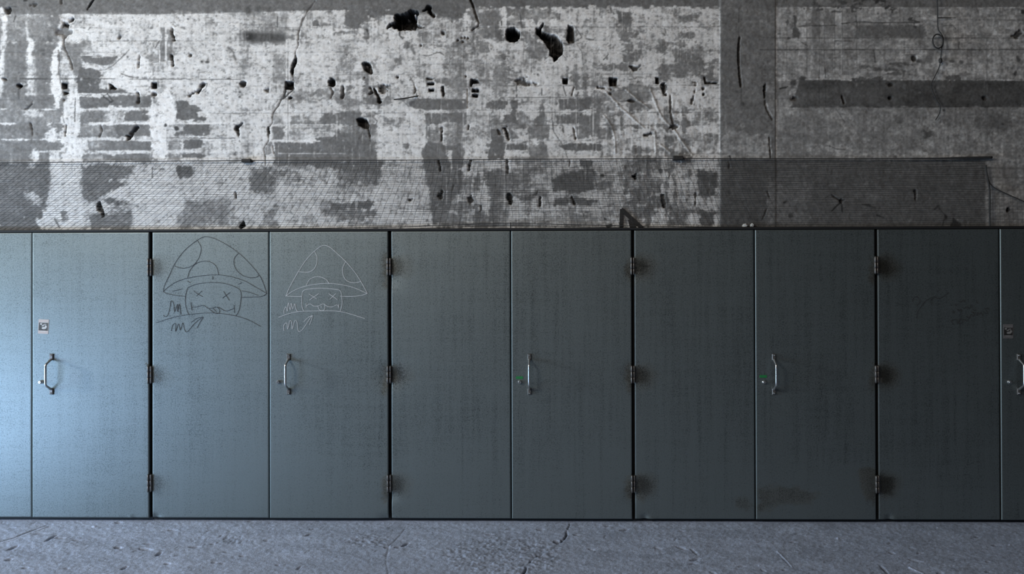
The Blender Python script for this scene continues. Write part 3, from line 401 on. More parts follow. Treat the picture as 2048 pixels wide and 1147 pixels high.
    L(q([(0, 520), (90, 525)]), 1.5, .08); L([(1552.5, 318), (1552.5, 456)], 1.2, .11); L(q([(60, 205), (1750, 205)]), 1.2, .09, a=.5); L(q([(200, 295), (2048, 297)]), 1.2, .09, a=.5)
    r(1978, 325, 2060, 352, .26, soft=5, j=1, a=.5); L([(1975, 335), (2060, 338)], 3, .14, soft=3, a=.6); L([(1975, 354), (2060, 356)], 3, .14, soft=3, a=.6); L([(2008, 325), (2008, 350)], 5, .14, soft=4, a=.5); L([(2032, 325), (2032, 352)], 6, .14, soft=4, a=.5); e(2017, 418, 4, 5, .02, dep=-.03)
    # formwork joints
    for y in (54, 101, 171, 225, 250): L([(1000, y), (1438, y - .6)], 1.3, .2, a=.6, jit=.35)
    for y in (54, 80, 103, 127, 148, 171, 197, 225, 250, 281, 307):
        dx = 0
        while dx < 1440:
            ln = random.uniform(40, 240)
            if random.random() < .72: L([(dx, y + 2 * (1 - dx / 1440)), (dx + ln, y + 2 * (1 - (dx + ln) / 1440))], .9, .17, a=random.uniform(.25, .8), jit=.25, dep=-.002)
            dx += ln
    for (a, b, y) in ((40, 230, 157), (100, 200, 112), (260, 480, 158), (330, 470, 275.5), (40, 135, 158)): L([(a, y), (b, y + .5)], 1.5, .1, jit=.4, a=.9)
    # scattered chips and pinholes
    for _ in range(1500):
        x = random.uniform(-60, 1436); y = random.uniform(28, 455)
        e(x, y, random.uniform(.7, 2.4), random.uniform(.6, 1.6), random.choice([.12, .2, .25, .65, .3]), j=.5, a=random.uniform(.3, .9), rot=random.uniform(-1, 1))
    for _ in range(500):
        x = random.uniform(1440, 2100); y = random.uniform(-5, 455)
        e(x, y, random.uniform(.8, 3), random.uniform(.6, 2), random.choice([.1, .14, .3, .32]), j=.6, a=random.uniform(.2, .6))
    for _ in range(230):   # fine formwork grain
        x = random.uniform(480, 1436); y = random.uniform(24, 330); L([(x, y), (x + random.uniform(-.6, .6), y + random.uniform(30, 120))], random.uniform(.6, 1.3), random.choice([.24, .3, .66, .7]), a=random.uniform(.15, .5))
    for _ in range(420):   # vertical run marks
        x = random.uniform(600, 1430); y = random.uniform(28, 400)
        L([(x, y), (x + random.uniform(-1, 1), y + random.uniform(12, 60))], random.uniform(.8, 2.2), random.choice([.2, .28, .6]), a=random.uniform(.2, .5), taper=True)
    fine = fnoise(h, w, 4, 4, 2, 91); med = fnoise(h, w, 26, 14, 5, 101, .8); vs_ = fnoise(h, w, 4, 46, 3, 103, .7); hs_ = fnoise(h, w, 50, 4, 3, 107, .7)
    lit = np.clip((R.V - .12) / .3, 0.25, 1)
    R.V = R.V * (1 + lit * (med * 1.15 + vs_ * .55 + hs_ * .40) + fine * .55)
    R.V = R.V * (1 + .42 * sst(.28, .5, R.V)) * (1 - .10 * sst(.6, .9, R.V)) * (1 - .08 * sst(.34, .2, R.V))
    chip = sst(.17, .22, fnoise(h, w, 7, 5, 3, 109, .8) + .25 * med)      # flakes fallen out of the whitewash
    R.V = np.where(X < 1440, R.V * (1 - chip * .5 * np.clip((R.V - .3) / .2, 0, 1)), R.V)
    R.V = np.where(R.V > .70, .70 + (R.V - .70) * .55, R.V); R.V = np.clip(R.V, .008, .92).astype(np.float32)
    R.D += (fnoise(h, w, 16, 12, 4, 95, .6) * .006 + chip * -.0012 + fine * .0008).astype(np.float32)
    sl = (sst(1170, 1260, X) * sst(1445, 1420, X) * sst(180, 215, Y) * sst(330, 310, Y)) if False else np.clip((X - 1170) / 80, 0, 1) * np.clip((1440 - X) / 20, 0, 1) * np.clip((Y - 180) / 40, 0, 1)
    R.D += (sl * fnoise(h, w, 7, 16, 3, 97) * .006).astype(np.float32)
    # pier stands a little proud
    R.D += (np.clip((X - 1439) / 2, 0, 1) * np.clip((1552 - X) / 2, 0, 1) * .004).astype(np.float32)
    return R

# ---- the steel of the doors
def paint_doors():
    R = Raster(-260, 440, 2310, 1060, 1.0)
    h, w = R.h, R.w
    X = (np.arange(w) + R.x0)[None, :].astype(np.float32); Y = (np.arange(h) + R.y0)[:, None].astype(np.float32)
    R.V = (1 + .24 * fnoise(h, w, 120, 160, 3, 141) + .62 * fnoise(h, w, 5, 190, 3, 143, .8) * np.clip(.5 + X / 1500, .5, 1.2) + .26 * fnoise(h, w, 90, 7, 3, 145) + .3 * fnoise(h, w, 4, 3, 2, 147)).astype(np.float32)
    # lower part paler: rinsed by drips, plus low light painted in; ragged upper limit
    lim = fnoise(h, w, 5, 260, 3, 161, .7) * 150 + fnoise(h, w, 130, 200, 2, 163) * 120
    R.V *= 1 + .42 * sst(860, 985, Y + lim) * np.clip((X - 200) / 300, 0, 1) * np.clip((2150 - X) / 500, .25, 1)
    r, p, e, L = R.rect, R.poly, R.ell, R.line
    # grime around the hinges, their cast shadow to the right painted with it
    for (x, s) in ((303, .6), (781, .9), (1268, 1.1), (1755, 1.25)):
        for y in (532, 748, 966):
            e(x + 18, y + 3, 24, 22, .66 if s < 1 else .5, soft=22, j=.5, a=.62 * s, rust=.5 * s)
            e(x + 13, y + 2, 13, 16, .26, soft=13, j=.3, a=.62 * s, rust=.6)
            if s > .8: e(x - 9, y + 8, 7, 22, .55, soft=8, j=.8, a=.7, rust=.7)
    p([(1275, 946), (1292, 950), (1305, 968), (1302, 986), (1286, 1004), (1272, 996)], .50, soft=8, j=.5, a=.6, rust=.6)
    p([(1716, 935), (1750, 935), (1750, 1005), (1732, 1000), (1720, 970)], .62, soft=5, j=.5, a=.7, rust=.6); p([(1757, 945), (1790, 952), (1786, 985), (1757, 990)], .35, soft=10, a=.7, rust=.5)
    p([(1512, 975), (1560, 972), (1610, 978), (1638, 990), (1625, 1006), (1560, 1010), (1516, 1022)], .62, soft=9, j=1.2, a=.8, rust=.4)
    p([(1540, 1014), (1620, 1000), (1650, 950), (1680, 930), (1720, 930), (1730, 1010), (1740, 1030), (1540, 1032)], 1.32, soft=14, j=1.4, a=.6)
    p([(1545, 860), (1572, 860), (1575, 960), (1548, 950)], 1.3, soft=14, j=1, a=.5); p([(1590, 948), (1650, 955), (1650, 975), (1590, 968)], 1.25, soft=12, j=1, a=.5)
    e(1488, 1005, 15, 12, .68, soft=8, j=1, a=.8, rust=.3)
    for x, y0, y1 in ((1405, 935, 1030), (1431, 940, 1020), (1438, 950, 1015), (1465, 955, 1020), (1345, 920, 1030), (1316, 950, 1010), (1306, 950, 1020), (1220, 960, 1035), (1448, 955, 1020), (1246, 970, 1010)):
        L([(x, y0), (x + random.uniform(-2, 2), y1)], 2.2, .72, soft=2.5, a=.65, taper=True)
    for x, y0, y1, a in ((1325, 930, 950, .8), (970, 540, 700, .5), (975, 785, 810, .7), (1380, 720, 800, .4), (615, 1017, 1034, .8), (612, 650, 760, .35), (720, 945, 975, .4), (1656, 870, 882, .6), (1330, 560, 620, .4), (1460, 470, 560, .4), (1478, 560, 600, .4), (1297, 470, 700, .35), (100, 860, 1010, .4), (1665, 780, 800, .7), (1164, 984, 992, .7)):
        L([(x, y0), (x + random.uniform(-1.5, 1.5), y1)], 1.3, 1.9, a=a, taper=True)
    for (x, y, s, v) in ((753, 858, 3, 1.7), (1033, 931, 2, 1.7), (1017, 980, 2, 1.6), (116, 921, 3, 1.25), (1662, 868, 2.5, 1.7), (1824, 980, 2, 2), (1840, 1007, 2, 1.6), (22, 511, 1.6, .5), (448, 968, 3, 1.25), (1760, 760, 3, 1.4), (1690, 760, 3, 1.25)): e(x, y, s, s * 1.4, v, a=.8)
    # patches of drip-cleaned paint below the handles
    for x in (104, 578, 1059, 1547, 2036): r(x - 6, 792, x + 8, 1000, 1.16, soft=12, j=.6, a=.7)
    for _ in range(170):
        x = random.uniform(780, 2048); y = random.uniform(465, 980); L([(x, y), (x + random.uniform(-1, 1), y + random.uniform(15, 90))], random.uniform(.8, 2), random.choice([.78, 1.3, 1.25]), a=random.uniform(.2, .5), taper=True)
    p([(152, 583), (162, 580), (168, 581), (172, 587), (160, 584)], .6, j=.1, a=.8); L([(291, 725), (296, 729), (300, 729)], 1.5, .3, rust=1); L([(311, 745), (314, 752), (322, 760)], 1.4, .5, rust=1)
    L([(1296, 532), (1284, 532)], 2.5, .25)
    # pale greasy worn fold down the left edge of the stickered door
    L([(78, 470), (79, 560)], 7, 1.12, soft=5, a=.8); L([(79, 600), (79, 640), (76, 700)], 8, 1.15, soft=5, a=.8); L([(84, 540), (86, 630)], 2, .85, soft=2)
    L([(70, 960), (75, 1010), (90, 1022), (97, 980), (97, 900)], 2, 1.15, soft=3, a=.6)
    # real dents
    def dent(cx, cy, rx, ry, d, rot=0):
        g = R.win([cx - 3 * max(rx, ry), cx + 3 * max(rx, ry)], [cy - 3 * max(rx, ry), cy + 3 * max(rx, ry)], 0)
        sl, x, y = g; c, s = math.cos(rot), math.sin(rot)
        u = ((x - cx) * c + (y - cy) * s) / rx; v = (-(x - cx) * s + (y - cy) * c) / ry
        R.D[sl] += (d * np.exp(-(u * u + v * v))).astype(np.float32)
    dent(782, 750, 24, 24, -.010); dent(782, 528, 16, 28, -.006); dent(782, 562, 20, 16, -.004); dent(782, 992, 14, 12, -.008); dent(775, 1036, 14, 9, -.010); dent(1266, 748, 20, 26, -.006); dent(1266, 545, 14, 16, -.005); dent(1266, 990, 14, 14, -.005)
    for x in (311, 1289, 1778): dent(x, 1036, 6, 7, -.013); dent(x + 12, 1037, 9, 5, .004)
    dent(267, 1036, 5, 5, -.006); dent(262, 1036, 5, 4, .004)
    R.D += (fnoise(h, w, 110, 150, 3, 151) * .0022).astype(np.float32)
    return R

def paint_floor():
    R = Raster(-260, 1020, 2310, 1200, .33)
    h, w = R.h, R.w
    X = (np.arange(w) + R.x0)[None, :].astype(np.float32); Y = (np.arange(h) + R.y0)[:, None].astype(np.float32)
    R.V = (.34 + .10 * fnoise(h, w, 160, 22, 4, 241) + .06 * fnoise(h, w, 40, 6, 3, 243)).astype(np.float32)
    r, p, e, L = R.rect, R.poly, R.ell, R.line
    rough = np.clip(1 - np.hypot((X - 1010) / 140, (Y - 1110) / 46), 0, 1); rough = np.maximum(rough, .7 * np.clip(1 - np.hypot((X - 735) / 60, (Y - 1080) / 16), 0, 1)); rough = sst(0, .35, rough)
    n = fnoise(h, w, 8, 3, 3, 251)
    R.D += (-.006 * rough * n * 2 + fnoise(h, w, 8, 3, 4, 255, .7) * .006 * (1 + rough) + fnoise(h, w, 90, 20, 2, 257) * .01).astype(np.float32)
    R.V *= (1 - .30 * rough * sst(0.05, .2, n)); R.V *= (1 + .55 * fnoise(h, w, 5, 2.2, 2, 259) + .3 * fnoise(h, w, 60, 9, 4, 263))
    def pit(x, y, a, b, rot=0, v=.15, d=-.016):
        a *= 1.15; b *= .85
        e(x, y, a, b, v, rot=rot, j=.12, soft=1.2, dep=d); e(x + a * .9, y + .4, a * .4, b * .6, .42, j=.3, soft=1.2, a=.7, dep=.002)  # pale spot at the right rim is a painted highlight
    for (x, y, a, b, rt) in [(935, 765, 6, 2.2, 0), (1150, 780, 9, 2.2, .1), (1250, 820, 5, 2, -.5), (1530, 760, 9, 1.8, 0), (405, 690, 9, 1.3, -.5), (100, 765, 8, 1.5, -.4), (70, 860, 5, 1.6, -.2), (480, 690, 7, 1.2, 0), (200, 925, 4, 1.3, 0), (980, 925, 5, 1.6, -.4), (1685, 882, 4, 1.4, 0), (1910, 830, 4, 1.2, 0), (1360, 630, 6, 1.2, 0), (940, 568, 4, 1, 0), (325, 655, 7, .9, 0), (610, 705, 5, .9, 0), (1750, 888, 3, 1, 0), (1780, 795, 3, 1, 0), (1980, 560, 6, 1, 0), (1180, 735, 6, 1, 0), (1320, 893, 4, 1, 0), (525, 930, 3, 1, 0), (1675, 735, 3, 1, 0)]:
        pit(x / 3.938, 900 + y / 3.938, a * 1.1, b * 1.1, rt)
    for _ in range(26): e(random.gauss(1790, 75) / 3.938, 900 + random.gauss(705, 18) / 3.938, random.uniform(1, 2.2), .7, .16, rot=-.5, j=.1, dep=-.006)
    for (x, y, a, b, rt) in [(1225, 740, 6, 2, -.5), (1080, 765, 4, 1.6, 0), (1165, 765, 5, 1.4, 0), (130, 707, 4, 1.4, 0), (460, 665, 4, 1, -.4), (500, 620, 5, 1, 0), (1890, 660, 6, 1.4, 0), (1550, 825, 5, 1, 0), (910, 715, 5, 1.3, 0), (385, 925, 4, 1.2, -.6), (220, 900, 2.5, 1.2, 0), (540, 555, 4, 1, 0)]:
        pit(500 + x / 3.938, 900 + y / 3.938, a, b, rt)
    for (x, y, a, b, rt) in [(605, 665, 4, 1, 0), (980, 625, 7, 1.6, -.1), (725, 780, 5, 1.4, .2), (205, 780, 5, 1.6, 0), (1250, 770, 6, 1.5, .2), (1430, 767, 9, 1.6, .3), (1530, 797, 7, 1.5, .7), (1535, 855, 8, 2.4, -.2), (1525, 890, 6, 1.4, 0), (1430, 637, 4, 1, 0), (850, 592, 5, 1, 0), (1680, 965, 5, 1.4, .3), (1905, 915, 4, 1, 0), (80, 620, 5, 1, 0), (320, 625, 5, 1.4, 0), (1380, 850, 3, .8, 0)]:
        pit(1000 + x / 3.938, 900 + y / 3.938, a, b, rt)
    for (x, y, a, b, rt) in [(1060, 768, 5, 1.8, .2), (1000, 890, 9, 2, .8), (1270, 770, 3, 1, 0), (1505, 862, 2.5, 1, 0), (100, 895, 4, 1.3, .4), (260, 890, 4, 1, 0), (1700, 645, 4, .9, 0), (1240, 825, 9, 1, .2), (1420, 918, 5, 1.6, 0), (1780, 830, 3, 1, 0), (1830, 708, 4, 1, 0), (1780, 905, 4, 1.2, 0), (325, 685, 4, .8, 0), (545, 712, 4, .8, 0)]:
        pit(1500 + x / 3.737, 900 + y / 3.737, a, b, rt)
    L(Z(1500, 900, 3.737, [(205, 755), (255, 805), (310, 868)]), 1.6, .5, dep=.004); L(Z(1500, 900, 3.737, [(210, 770), (260, 820), (300, 868)]), 1.3, .15, dep=-.006); L(Z(1500, 900, 3.737, [(1190, 875), (1300, 925)]), 2.2, .55, dep=.005)
    for (x, y) in ((1402, 578), (1270, 772), (1500, 862), (1940, 706), (68, 860), (655, 655)): e(1500 + x / 3.737, 900 + y / 3.737, 1.6, 1.1, .7, j=.1, dep=.005)
    for (x, y) in ((190, 598), (243, 760 / 1), (300, 778)): e(x if x > 200 else 188, 900 + y / 3.938, 1.8, .9, .5, dep=.003)
    ck = dict(jit=1.7, dep=-.014, soft=1., j=.5)
    L(Z(1000, 900, 3.938, [(552, 562), (545, 595), (532, 620), (525, 660), (505, 695), (480, 715), (445, 730)]), 2.0, .06, **ck); e(1113, 1082, 5, 2.5, .08, dep=-.02)
    L(Z(1000, 900, 3.938, [(350, 808), (310, 830), (260, 862), (225, 890), (205, 930), (185, 970)]), 1.9, .07, **ck)
    L([(776, 1147), (772, 1120), (776, 1102), (778, 1090), (800, 1070), (810, 1056)], 1.2, .22, jit=1.2, dep=-.005)
    L([(0, 1082), (30, 1074), (60, 1062), (94, 1049)], 1.6, .2, dep=-.006, jit=.4); L([(0, 1085), (30, 1077), (60, 1065), (94, 1052)], 1.6, .46, dep=.003, jit=.4)
    for _ in range(900):
        x = random.uniform(-60, 2110); y = random.uniform(1040, 1150); L([(x, y), (x + random.uniform(2, 12), y - random.uniform(0, 5))], .9, random.choice([.2, .5, .24]), a=random.uniform(.3, .8), dep=random.choice([0, -.004]))
    e(700, 1128, 260, 18, .28, soft=30, j=.5, a=.5); r(-260, 1036, 2310, 1046, .36, soft=6, a=.4)
    return R

# ---------------------------------------------------------------- materials
def N(nt, t, **k):
    n = nt.nodes.new(t)
    for a, b in k.items(): setattr(n, a, b)
    return n
def mat_basic(name, col, rough=.6, metal=0, noise=.25, scale=60, bump=.0, bscale=300):
    m = bpy.data.materials.new(name); m.use_nodes = True; nt = m.node_tree; b = nt.nodes['Principled BSDF']
    tc = N(nt, 'ShaderNodeTexCoord'); nz = N(nt, 'ShaderNodeTexNoise'); nz.inputs['Scale'].default_value = scale; nz.inputs['Detail'].default_value = 5
    nt.links.new(tc.outputs['Object'], nz.inputs['Vector'])
    mr = N(nt, 'ShaderNodeMapRange'); mr.inputs[3].default_value = 1 - noise; mr.inputs[4].default_value = 1 + noise
    nt.links.new(nz.outputs['Fac'], mr.inputs[0])
    mx = N(nt, 'ShaderNodeVectorMath', operation='SCALE'); mx.inputs[0].default_value = col
    nt.links.new(mr.outputs[0], mx.inputs['Scale']); nt.links.new(mx.outputs[0], b.inputs['Base Color'])
    b.inputs['Roughness'].default_value = rough; b.inputs['Metallic'].default_value = metal
    if bump:
        n2 = N(nt, 'ShaderNodeTexNoise'); n2.inputs['Scale'].default_value = bscale; nt.links.new(tc.outputs['Object'], n2.inputs['Vector'])
        bp = N(nt, 'ShaderNodeBump'); bp.inputs['Strength'].default_value = bump; bp.inputs['Distance'].default_value = .002
        nt.links.new(n2.outputs['Fac'], bp.inputs['Height']); nt.links.new(bp.outputs[0], b.inputs['Normal'])
    return m
def mat_relief(name, tint, rough, metal=0, mult=1.0, grain=((700, .5, .16), (160, .6, .10)), bump=.35, bs=420, bd=.0012, rust=(.30, .24, .17), streak=None, spec=.5):
    """surface whose tone comes from the stain_shade attribute, times fine procedural grain"""
    m = bpy.data.materials.new(name); m.use_nodes = True; nt = m.node_tree; b = nt.nodes['Principled BSDF']; lk = nt.links.new
    at = N(nt, 'ShaderNodeAttribute', attribute_name='stain_shade'); sp = N(nt, 'ShaderNodeSeparateColor'); lk(at.outputs['Color'], sp.inputs[0])
    tc = N(nt, 'ShaderNodeTexCoord'); v = sp.outputs[0]
    for sc, det, am in grain:
        nz = N(nt, 'ShaderNodeTexNoise'); nz.inputs['Scale'].default_value = sc; nz.inputs['Detail'].default_value = 2; lk(tc.outputs['Object'], nz.inputs['Vector'])
        mr = N(nt, 'ShaderNodeMapRange', clamp=False); mr.inputs[1].default_value = .3; mr.inputs[2].default_value = .7; mr.inputs[3].default_value = 1 - am; mr.inputs[4].default_value = 1 + am
        lk(nz.outputs['Fac'], mr.inputs[0]); mm = N(nt, 'ShaderNodeMath', operation='MULTIPLY'); lk(v, mm.inputs[0]); lk(mr.outputs[0], mm.inputs[1]); v = mm.outputs[0]
    mm = N(nt, 'ShaderNodeMath', operation='MULTIPLY', use_clamp=True); lk(v, mm.inputs[0]); mm.inputs[1].default_value = mult; v = mm.outputs[0]
    sc = N(nt, 'ShaderNodeVectorMath', operation='SCALE'); sc.inputs[0].default_value = tint; lk(v, sc.inputs['Scale'])
    s2 = N(nt, 'ShaderNodeVectorMath', operation='SCALE'); s2.inputs[0].default_value = rust; lk(v, s2.inputs['Scale'])
    mx = N(nt, 'ShaderNodeMix', data_type='RGBA'); lk(sp.outputs[1], mx.inputs[0]); lk(sc.outputs[0], mx.inputs[6]); lk(s2.outputs[0], mx.inputs[7])
    lk(mx.outputs[2], b.inputs['Base Color']); b.inputs['Roughness'].default_value = rough; b.inputs['Metallic'].default_value = metal; b.inputs['Specular IOR Level'].default_value = spec
    n2 = N(nt, 'ShaderNodeTexNoise'); n2.inputs['Scale'].default_value = bs; n2.inputs['Detail'].default_value = 3; lk(tc.outputs['Object'], n2.inputs['Vector'])
    bp = N(nt, 'ShaderNodeBump'); bp.inputs['Strength'].default_value = bump; bp.inputs['Distance'].default_value = bd; lk(n2.outputs['Fac'], bp.inputs['Height']); lk(bp.outputs[0], b.inputs['Normal'])
    return m
M = {}
M['concrete'] = mat_relief('concrete_wall', (1, .99, .975), .92, spec=.2)
M['steel'] = mat_relief('painted_steel', (.205, .24, .245), .50, .75, 1.0, grain=((230, .5, .62), (95, .5, .34)), bump=.3, bs=200, bd=.0015, rust=(.20, .175, .13), spec=.5)
M['floor'] = mat_relief('concrete_floor', (.82, .95, 1.25), .8, 0, 1.3, grain=((350, .5, .20), (90, .5, .14)), bump=.6, bs=130, bd=.004, spec=.35)
M['dark'] = mat_basic('dark_frame_gap_shade', (.012, .012, .013), .8)
M['chrome'] = mat_basic('worn_nickel', (.62, .62, .62), .28, .9, .12)
M['hinge'] = mat_basic('dull_hinge_steel', (.17, .16, .155), .45, .6, .35, 120)
M['net'] = mat_basic('black_net_cord', (.035, .035, .035), .9)
M['iron'] = mat_basic('rusty_iron', (.035, .032, .030), .85, .1, .4, 80, .4)
M['wire'] = mat_basic('dark_wire', (.03, .03, .03), .7)
M['chalk'] = mat_basic('white_chalk_line', (.58, .60, .62), .9, 0, .35, 500)
M['marker'] = mat_basic('dark_marker_line', (.028, .030, .038), .8, 0, .3, 400)
M['marker2'] = mat_basic('faded_marker_line', (.042, .044, .046), .9, 0, .3, 400)
M['green'] = mat_basic('green_tape', (.015, .22, .06), .6, 0, .08)
M['paper'] = mat_basic('sticker_paper', (.50, .44, .42), .8, 0, .1, 300)
M['paper2'] = mat_basic('sticker_dark_paper', (.16, .155, .16), .8, 0, .1, 300)  # darker set of tones for the second sticker
M['printdark'] = mat_basic('sticker_print_dark', (.07, .07, .07), .8)
M['printlight'] = mat_basic('sticker_print_light', (.55, .55, .55), .8)
M['printgrey'] = mat_basic('sticker_print_grey', (.28, .28, .28), .8)
M['pdark2'] = mat_basic('sticker_print_darker', (.02, .02, .02), .8)
M['plight2'] = mat_basic('sticker_print_duller', (.27, .27, .27), .8)
M['lump'] = mat_basic('pale_mortar', (.55, .55, .53), .9, 0, .3, 80, .5)

# ---------------------------------------------------------------- mesh helpers
class MB:
    def __init__(s): s.v = []; s.f = []; s.m = []; s.cur = 0
    def add(s, vs, fs):
        o = len(s.v); s.v += [tuple(map(float, a)) for a in vs]; s.f += [tuple(i + o for i in f) for f in fs]; s.m += [s.cur] * len(fs); return s
    def use(s, k): s.cur = k; return s
    def box(s, x0, x1, y0, y1, z0, z1, bev=0):
        if bev <= 0:
            return s.add([(x0, y0, z0), (x1, y0, z0), (x1, y1, z0), (x0, y1, z0), (x0, y0, z1), (x1, y0, z1), (x1, y1, z1), (x0, y1, z1)],
                         [(0, 3, 2, 1), (4, 5, 6, 7), (0, 1, 5, 4), (1, 2, 6, 5), (2, 3, 7, 6), (3, 0, 4, 7)])
        b = bev   # front face (towards -y) chamfered
        return s.add([(x0, y1, z0), (x1, y1, z0), (x1, y1, z1), (x0, y1, z1), (x0, y0 + b, z0), (x1, y0 + b, z0), (x1, y0 + b, z1), (x0, y0 + b, z1),
                      (x0 + b, y0, z0 + b), (x1 - b, y0, z0 + b), (x1 - b, y0, z1 - b), (x0 + b, y0, z1 - b)],
                     [(0, 3, 2, 1), (0, 1, 5, 4), (1, 2, 6, 5), (2, 3, 7, 6), (3, 0, 4, 7), (4, 5, 9, 8), (5, 6, 10, 9), (6, 7, 11, 10), (7, 4, 8, 11), (8, 9, 10, 11)])
    def tube(s, pts, r, n=8, closed=False):
        P = [Vector(p) for p in pts]; m = len(P); rs = r if isinstance(r, (list, tuple)) else [r] * m
        vs = []; up = None
        for i in range(m):
            a = P[i - 1] if (i or closed) else P[i]; b = P[(i + 1) % m] if (i < m - 1 or closed) else P[i]
            t = (b - a).normalized()
            if up is None: up = Vector((0, 1, 0)) if abs(t.y) < .9 else Vector((1, 0, 0))
            u = (up - t * up.dot(t)).normalized(); w = t.cross(u); up = u
            for k in range(n):
                an = 2 * math.pi * k / n; vs.append(P[i] + (u * math.cos(an) + w * math.sin(an)) * rs[i])
        fs = [(i * n + k, i * n + (k + 1) % n, ((i + 1) % m) * n + (k + 1) % n, ((i + 1) % m) * n + k) for i in range(m if closed else m - 1) for k in range(n)]
        if not closed: fs += [tuple(range(n))[::-1], tuple((m - 1) * n + k for k in range(n))]
        return s.add(vs, fs)
    def lathe(s, prof, c, n=20):
        """profile of (radius, y) pairs turned about an axis along y"""
        vs = []; fs = []
        for (r, y) in prof:
            for k in range(n): a = 2 * math.pi * k / n; vs.append((c[0] + r * math.cos(a), c[1] + y, c[2] + r * math.sin(a)))
        m = len(prof)
        for i in range(m - 1):
            for k in range(n): fs.append((i * n + k, i * n + (k + 1) % n, (i + 1) * n + (k + 1) % n, (i + 1) * n + k))
        fs += [tuple(range(n)), tuple((m - 1) * n + k for k in range(n))[::-1]]
        return s.add(vs, fs)
    def build(s, name, mat, parent=None, smooth=False):
        me = bpy.data.meshes.new(name); me.from_pydata(s.v, [], s.f); me.update()
        for k in (mat if isinstance(mat, (list, tuple)) else [mat]): me.materials.append(k)
        me.polygons.foreach_set('material_index', s.m); me.validate()
        if smooth: me.polygons.foreach_set('use_smooth', [True] * len(me.polygons))
        o = bpy.data.objects.new(name, me); COL.objects.link(o)
        if parent: o.parent = parent
        return o
def reloc(o, loc):
    """move a world-built mesh's origin to loc"""
    o.data.transform(Matrix.Translation(-Vector(loc))); o.location = loc
def tag(o, label=None, cat=None, group=None, kind=None):
    if label: o['label'] = label
    if cat: o['category'] = cat
    if group: o['group'] = group
    if kind: o['kind'] = kind
    return o
def grid_mesh(name, X, Y, Zc, mat, attr, parent=None, extra=None, smooth=True):
    ny, nx = X.shape
    co = np.stack([X, Y, Zc], -1).reshape(-1, 3).astype(np.float32)
    i = np.arange(ny * nx).reshape(ny, nx)
    q = np.stack([i[:-1, :-1], i[:-1, 1:], i[1:, 1:], i[1:, :-1]], -1).reshape(-1, 4)
    extra = extra or []
    nl = q.size + sum(len(f) for f in extra)
    me = bpy.data.meshes.new(name); me.vertices.add(len(co)); me.vertices.foreach_set('co', co.ravel())
    me.loops.add(nl); li = np.concatenate([q.ravel()] + [np.array(f) for f in extra]).astype(np.int32); me.loops.foreach_set('vertex_index', li)
    sizes = np.array([4] * len(q) + [len(f) for f in extra]); st = np.concatenate([[0], np.cumsum(sizes)[:-1]]).astype(np.int32)
    me.polygons.add(len(sizes)); me.polygons.foreach_set('loop_start', st)
    me.update(calc_edges=True)
    me.polygons.foreach_set('use_smooth', np.array([smooth] * len(q) + [False] * len(extra)))
    a = me.color_attributes.new('stain_shade', 'FLOAT_COLOR', 'POINT'); c = np.zeros((len(co), 4), np.float32); c[:, 3] = 1
    c[:, 0] = attr[0].ravel(); c[:, 1] = attr[1].ravel(); a.data.foreach_set('color', c.ravel())
    me.materials.append(mat); me.validate()
    o = bpy.data.objects.new(name, me); COL.objects.link(o)
    if parent: o.parent = parent
    return o
def axis(lo, a, b, hi, fine, coarse):
    return np.concatenate([np.arange(lo, a, coarse), np.arange(a, b, fine), np.arange(b, hi + coarse, coarse)])

# ---------------------------------------------------------------- setting: wall, floor, frame
WALL_Y = .035
DTOP = [468, 466, 464.5, 462, 461, 460, 459.5, 459.5, 460]
TOPZ = float(w_at(1100, 461)[1]); BOTZ = .027
RW = paint_wall()
xs = axis(-9, -4.35, 4.15, 8, .0056, .06); zs = axis(TOPZ + .004, TOPZ + .004, 4.0, 5.6, .0056, .06)
zs = zs[zs <= 5.6]
Xg, Zg = np.meshgrid(xs, zs); px, py = p_at(Xg, WALL_Y + 0 * Xg, Zg)
pxm = np.where(px < -250, -250 + (-250 - px) % 500 * .9, px); pxm = np.where(pxm > 2300, 2300 - (pxm - 2300) % 500 * .9, pxm); pym = np.where(py < -150, -150 + np.minimum((-150 - py) % 170, 120), py)
V = RW.sample(RW.V, pxm, pym); D = RW.sample(RW.D, pxm, pym)
wl = grid_mesh('wall_back', Xg, WALL_Y - D, Zg, M['concrete'], (V, 0 * V)); tag(wl, kind='structure')
# flush concrete beyond the run of doors, and the dark inside of the cupboards
DX0, DX1 = WP(-174, 750)[0], WP(2246, 750)[0]
mb = MB(); mb.box(-9, DX0 - .03, WALL_Y, WALL_Y + .2, 0, TOPZ + .004)
o = grid_mesh('wall_left', *[np.meshgrid(np.linspace(-9, DX0 - .03, 60), np.linspace(0, TOPZ + .004, 40))[0], WALL_Y + np.zeros((40, 60)), np.meshgrid(np.linspace(-9, DX0 - .03, 60), np.linspace(0, TOPZ + .004, 40))[1]], M['concrete'], (np.full((40, 60), .17), np.zeros((40, 60)))); tag(o, kind='structure')
o = grid_mesh('wall_right', *[np.meshgrid(np.linspace(DX1 + .03, 8, 60), np.linspace(0, TOPZ + .004, 40))[0], WALL_Y + np.zeros((40, 60)), np.meshgrid(np.linspace(DX1 + .03, 8, 60), np.linspace(0, TOPZ + .004, 40))[1]], M['concrete'], (np.full((40, 60), .17), np.zeros((40, 60)))); tag(o, kind='structure')
mb = MB(); mb.box(DX0 - .03, DX1 + .03, .09, .11, .0, TOPZ + .01); tag(mb.build('wall_recess', M['dark']), kind='structure')
zt = TOPZ
mb = MB(); mb.box(DX0 - .03, DX1 + .03, -.004, .09, zt + .004, zt + .021, .003); tag(mb.build('gap_shade_strip_1', M['dark']), kind='structure')  # near-black strip stands in for the shadow gap above the doors

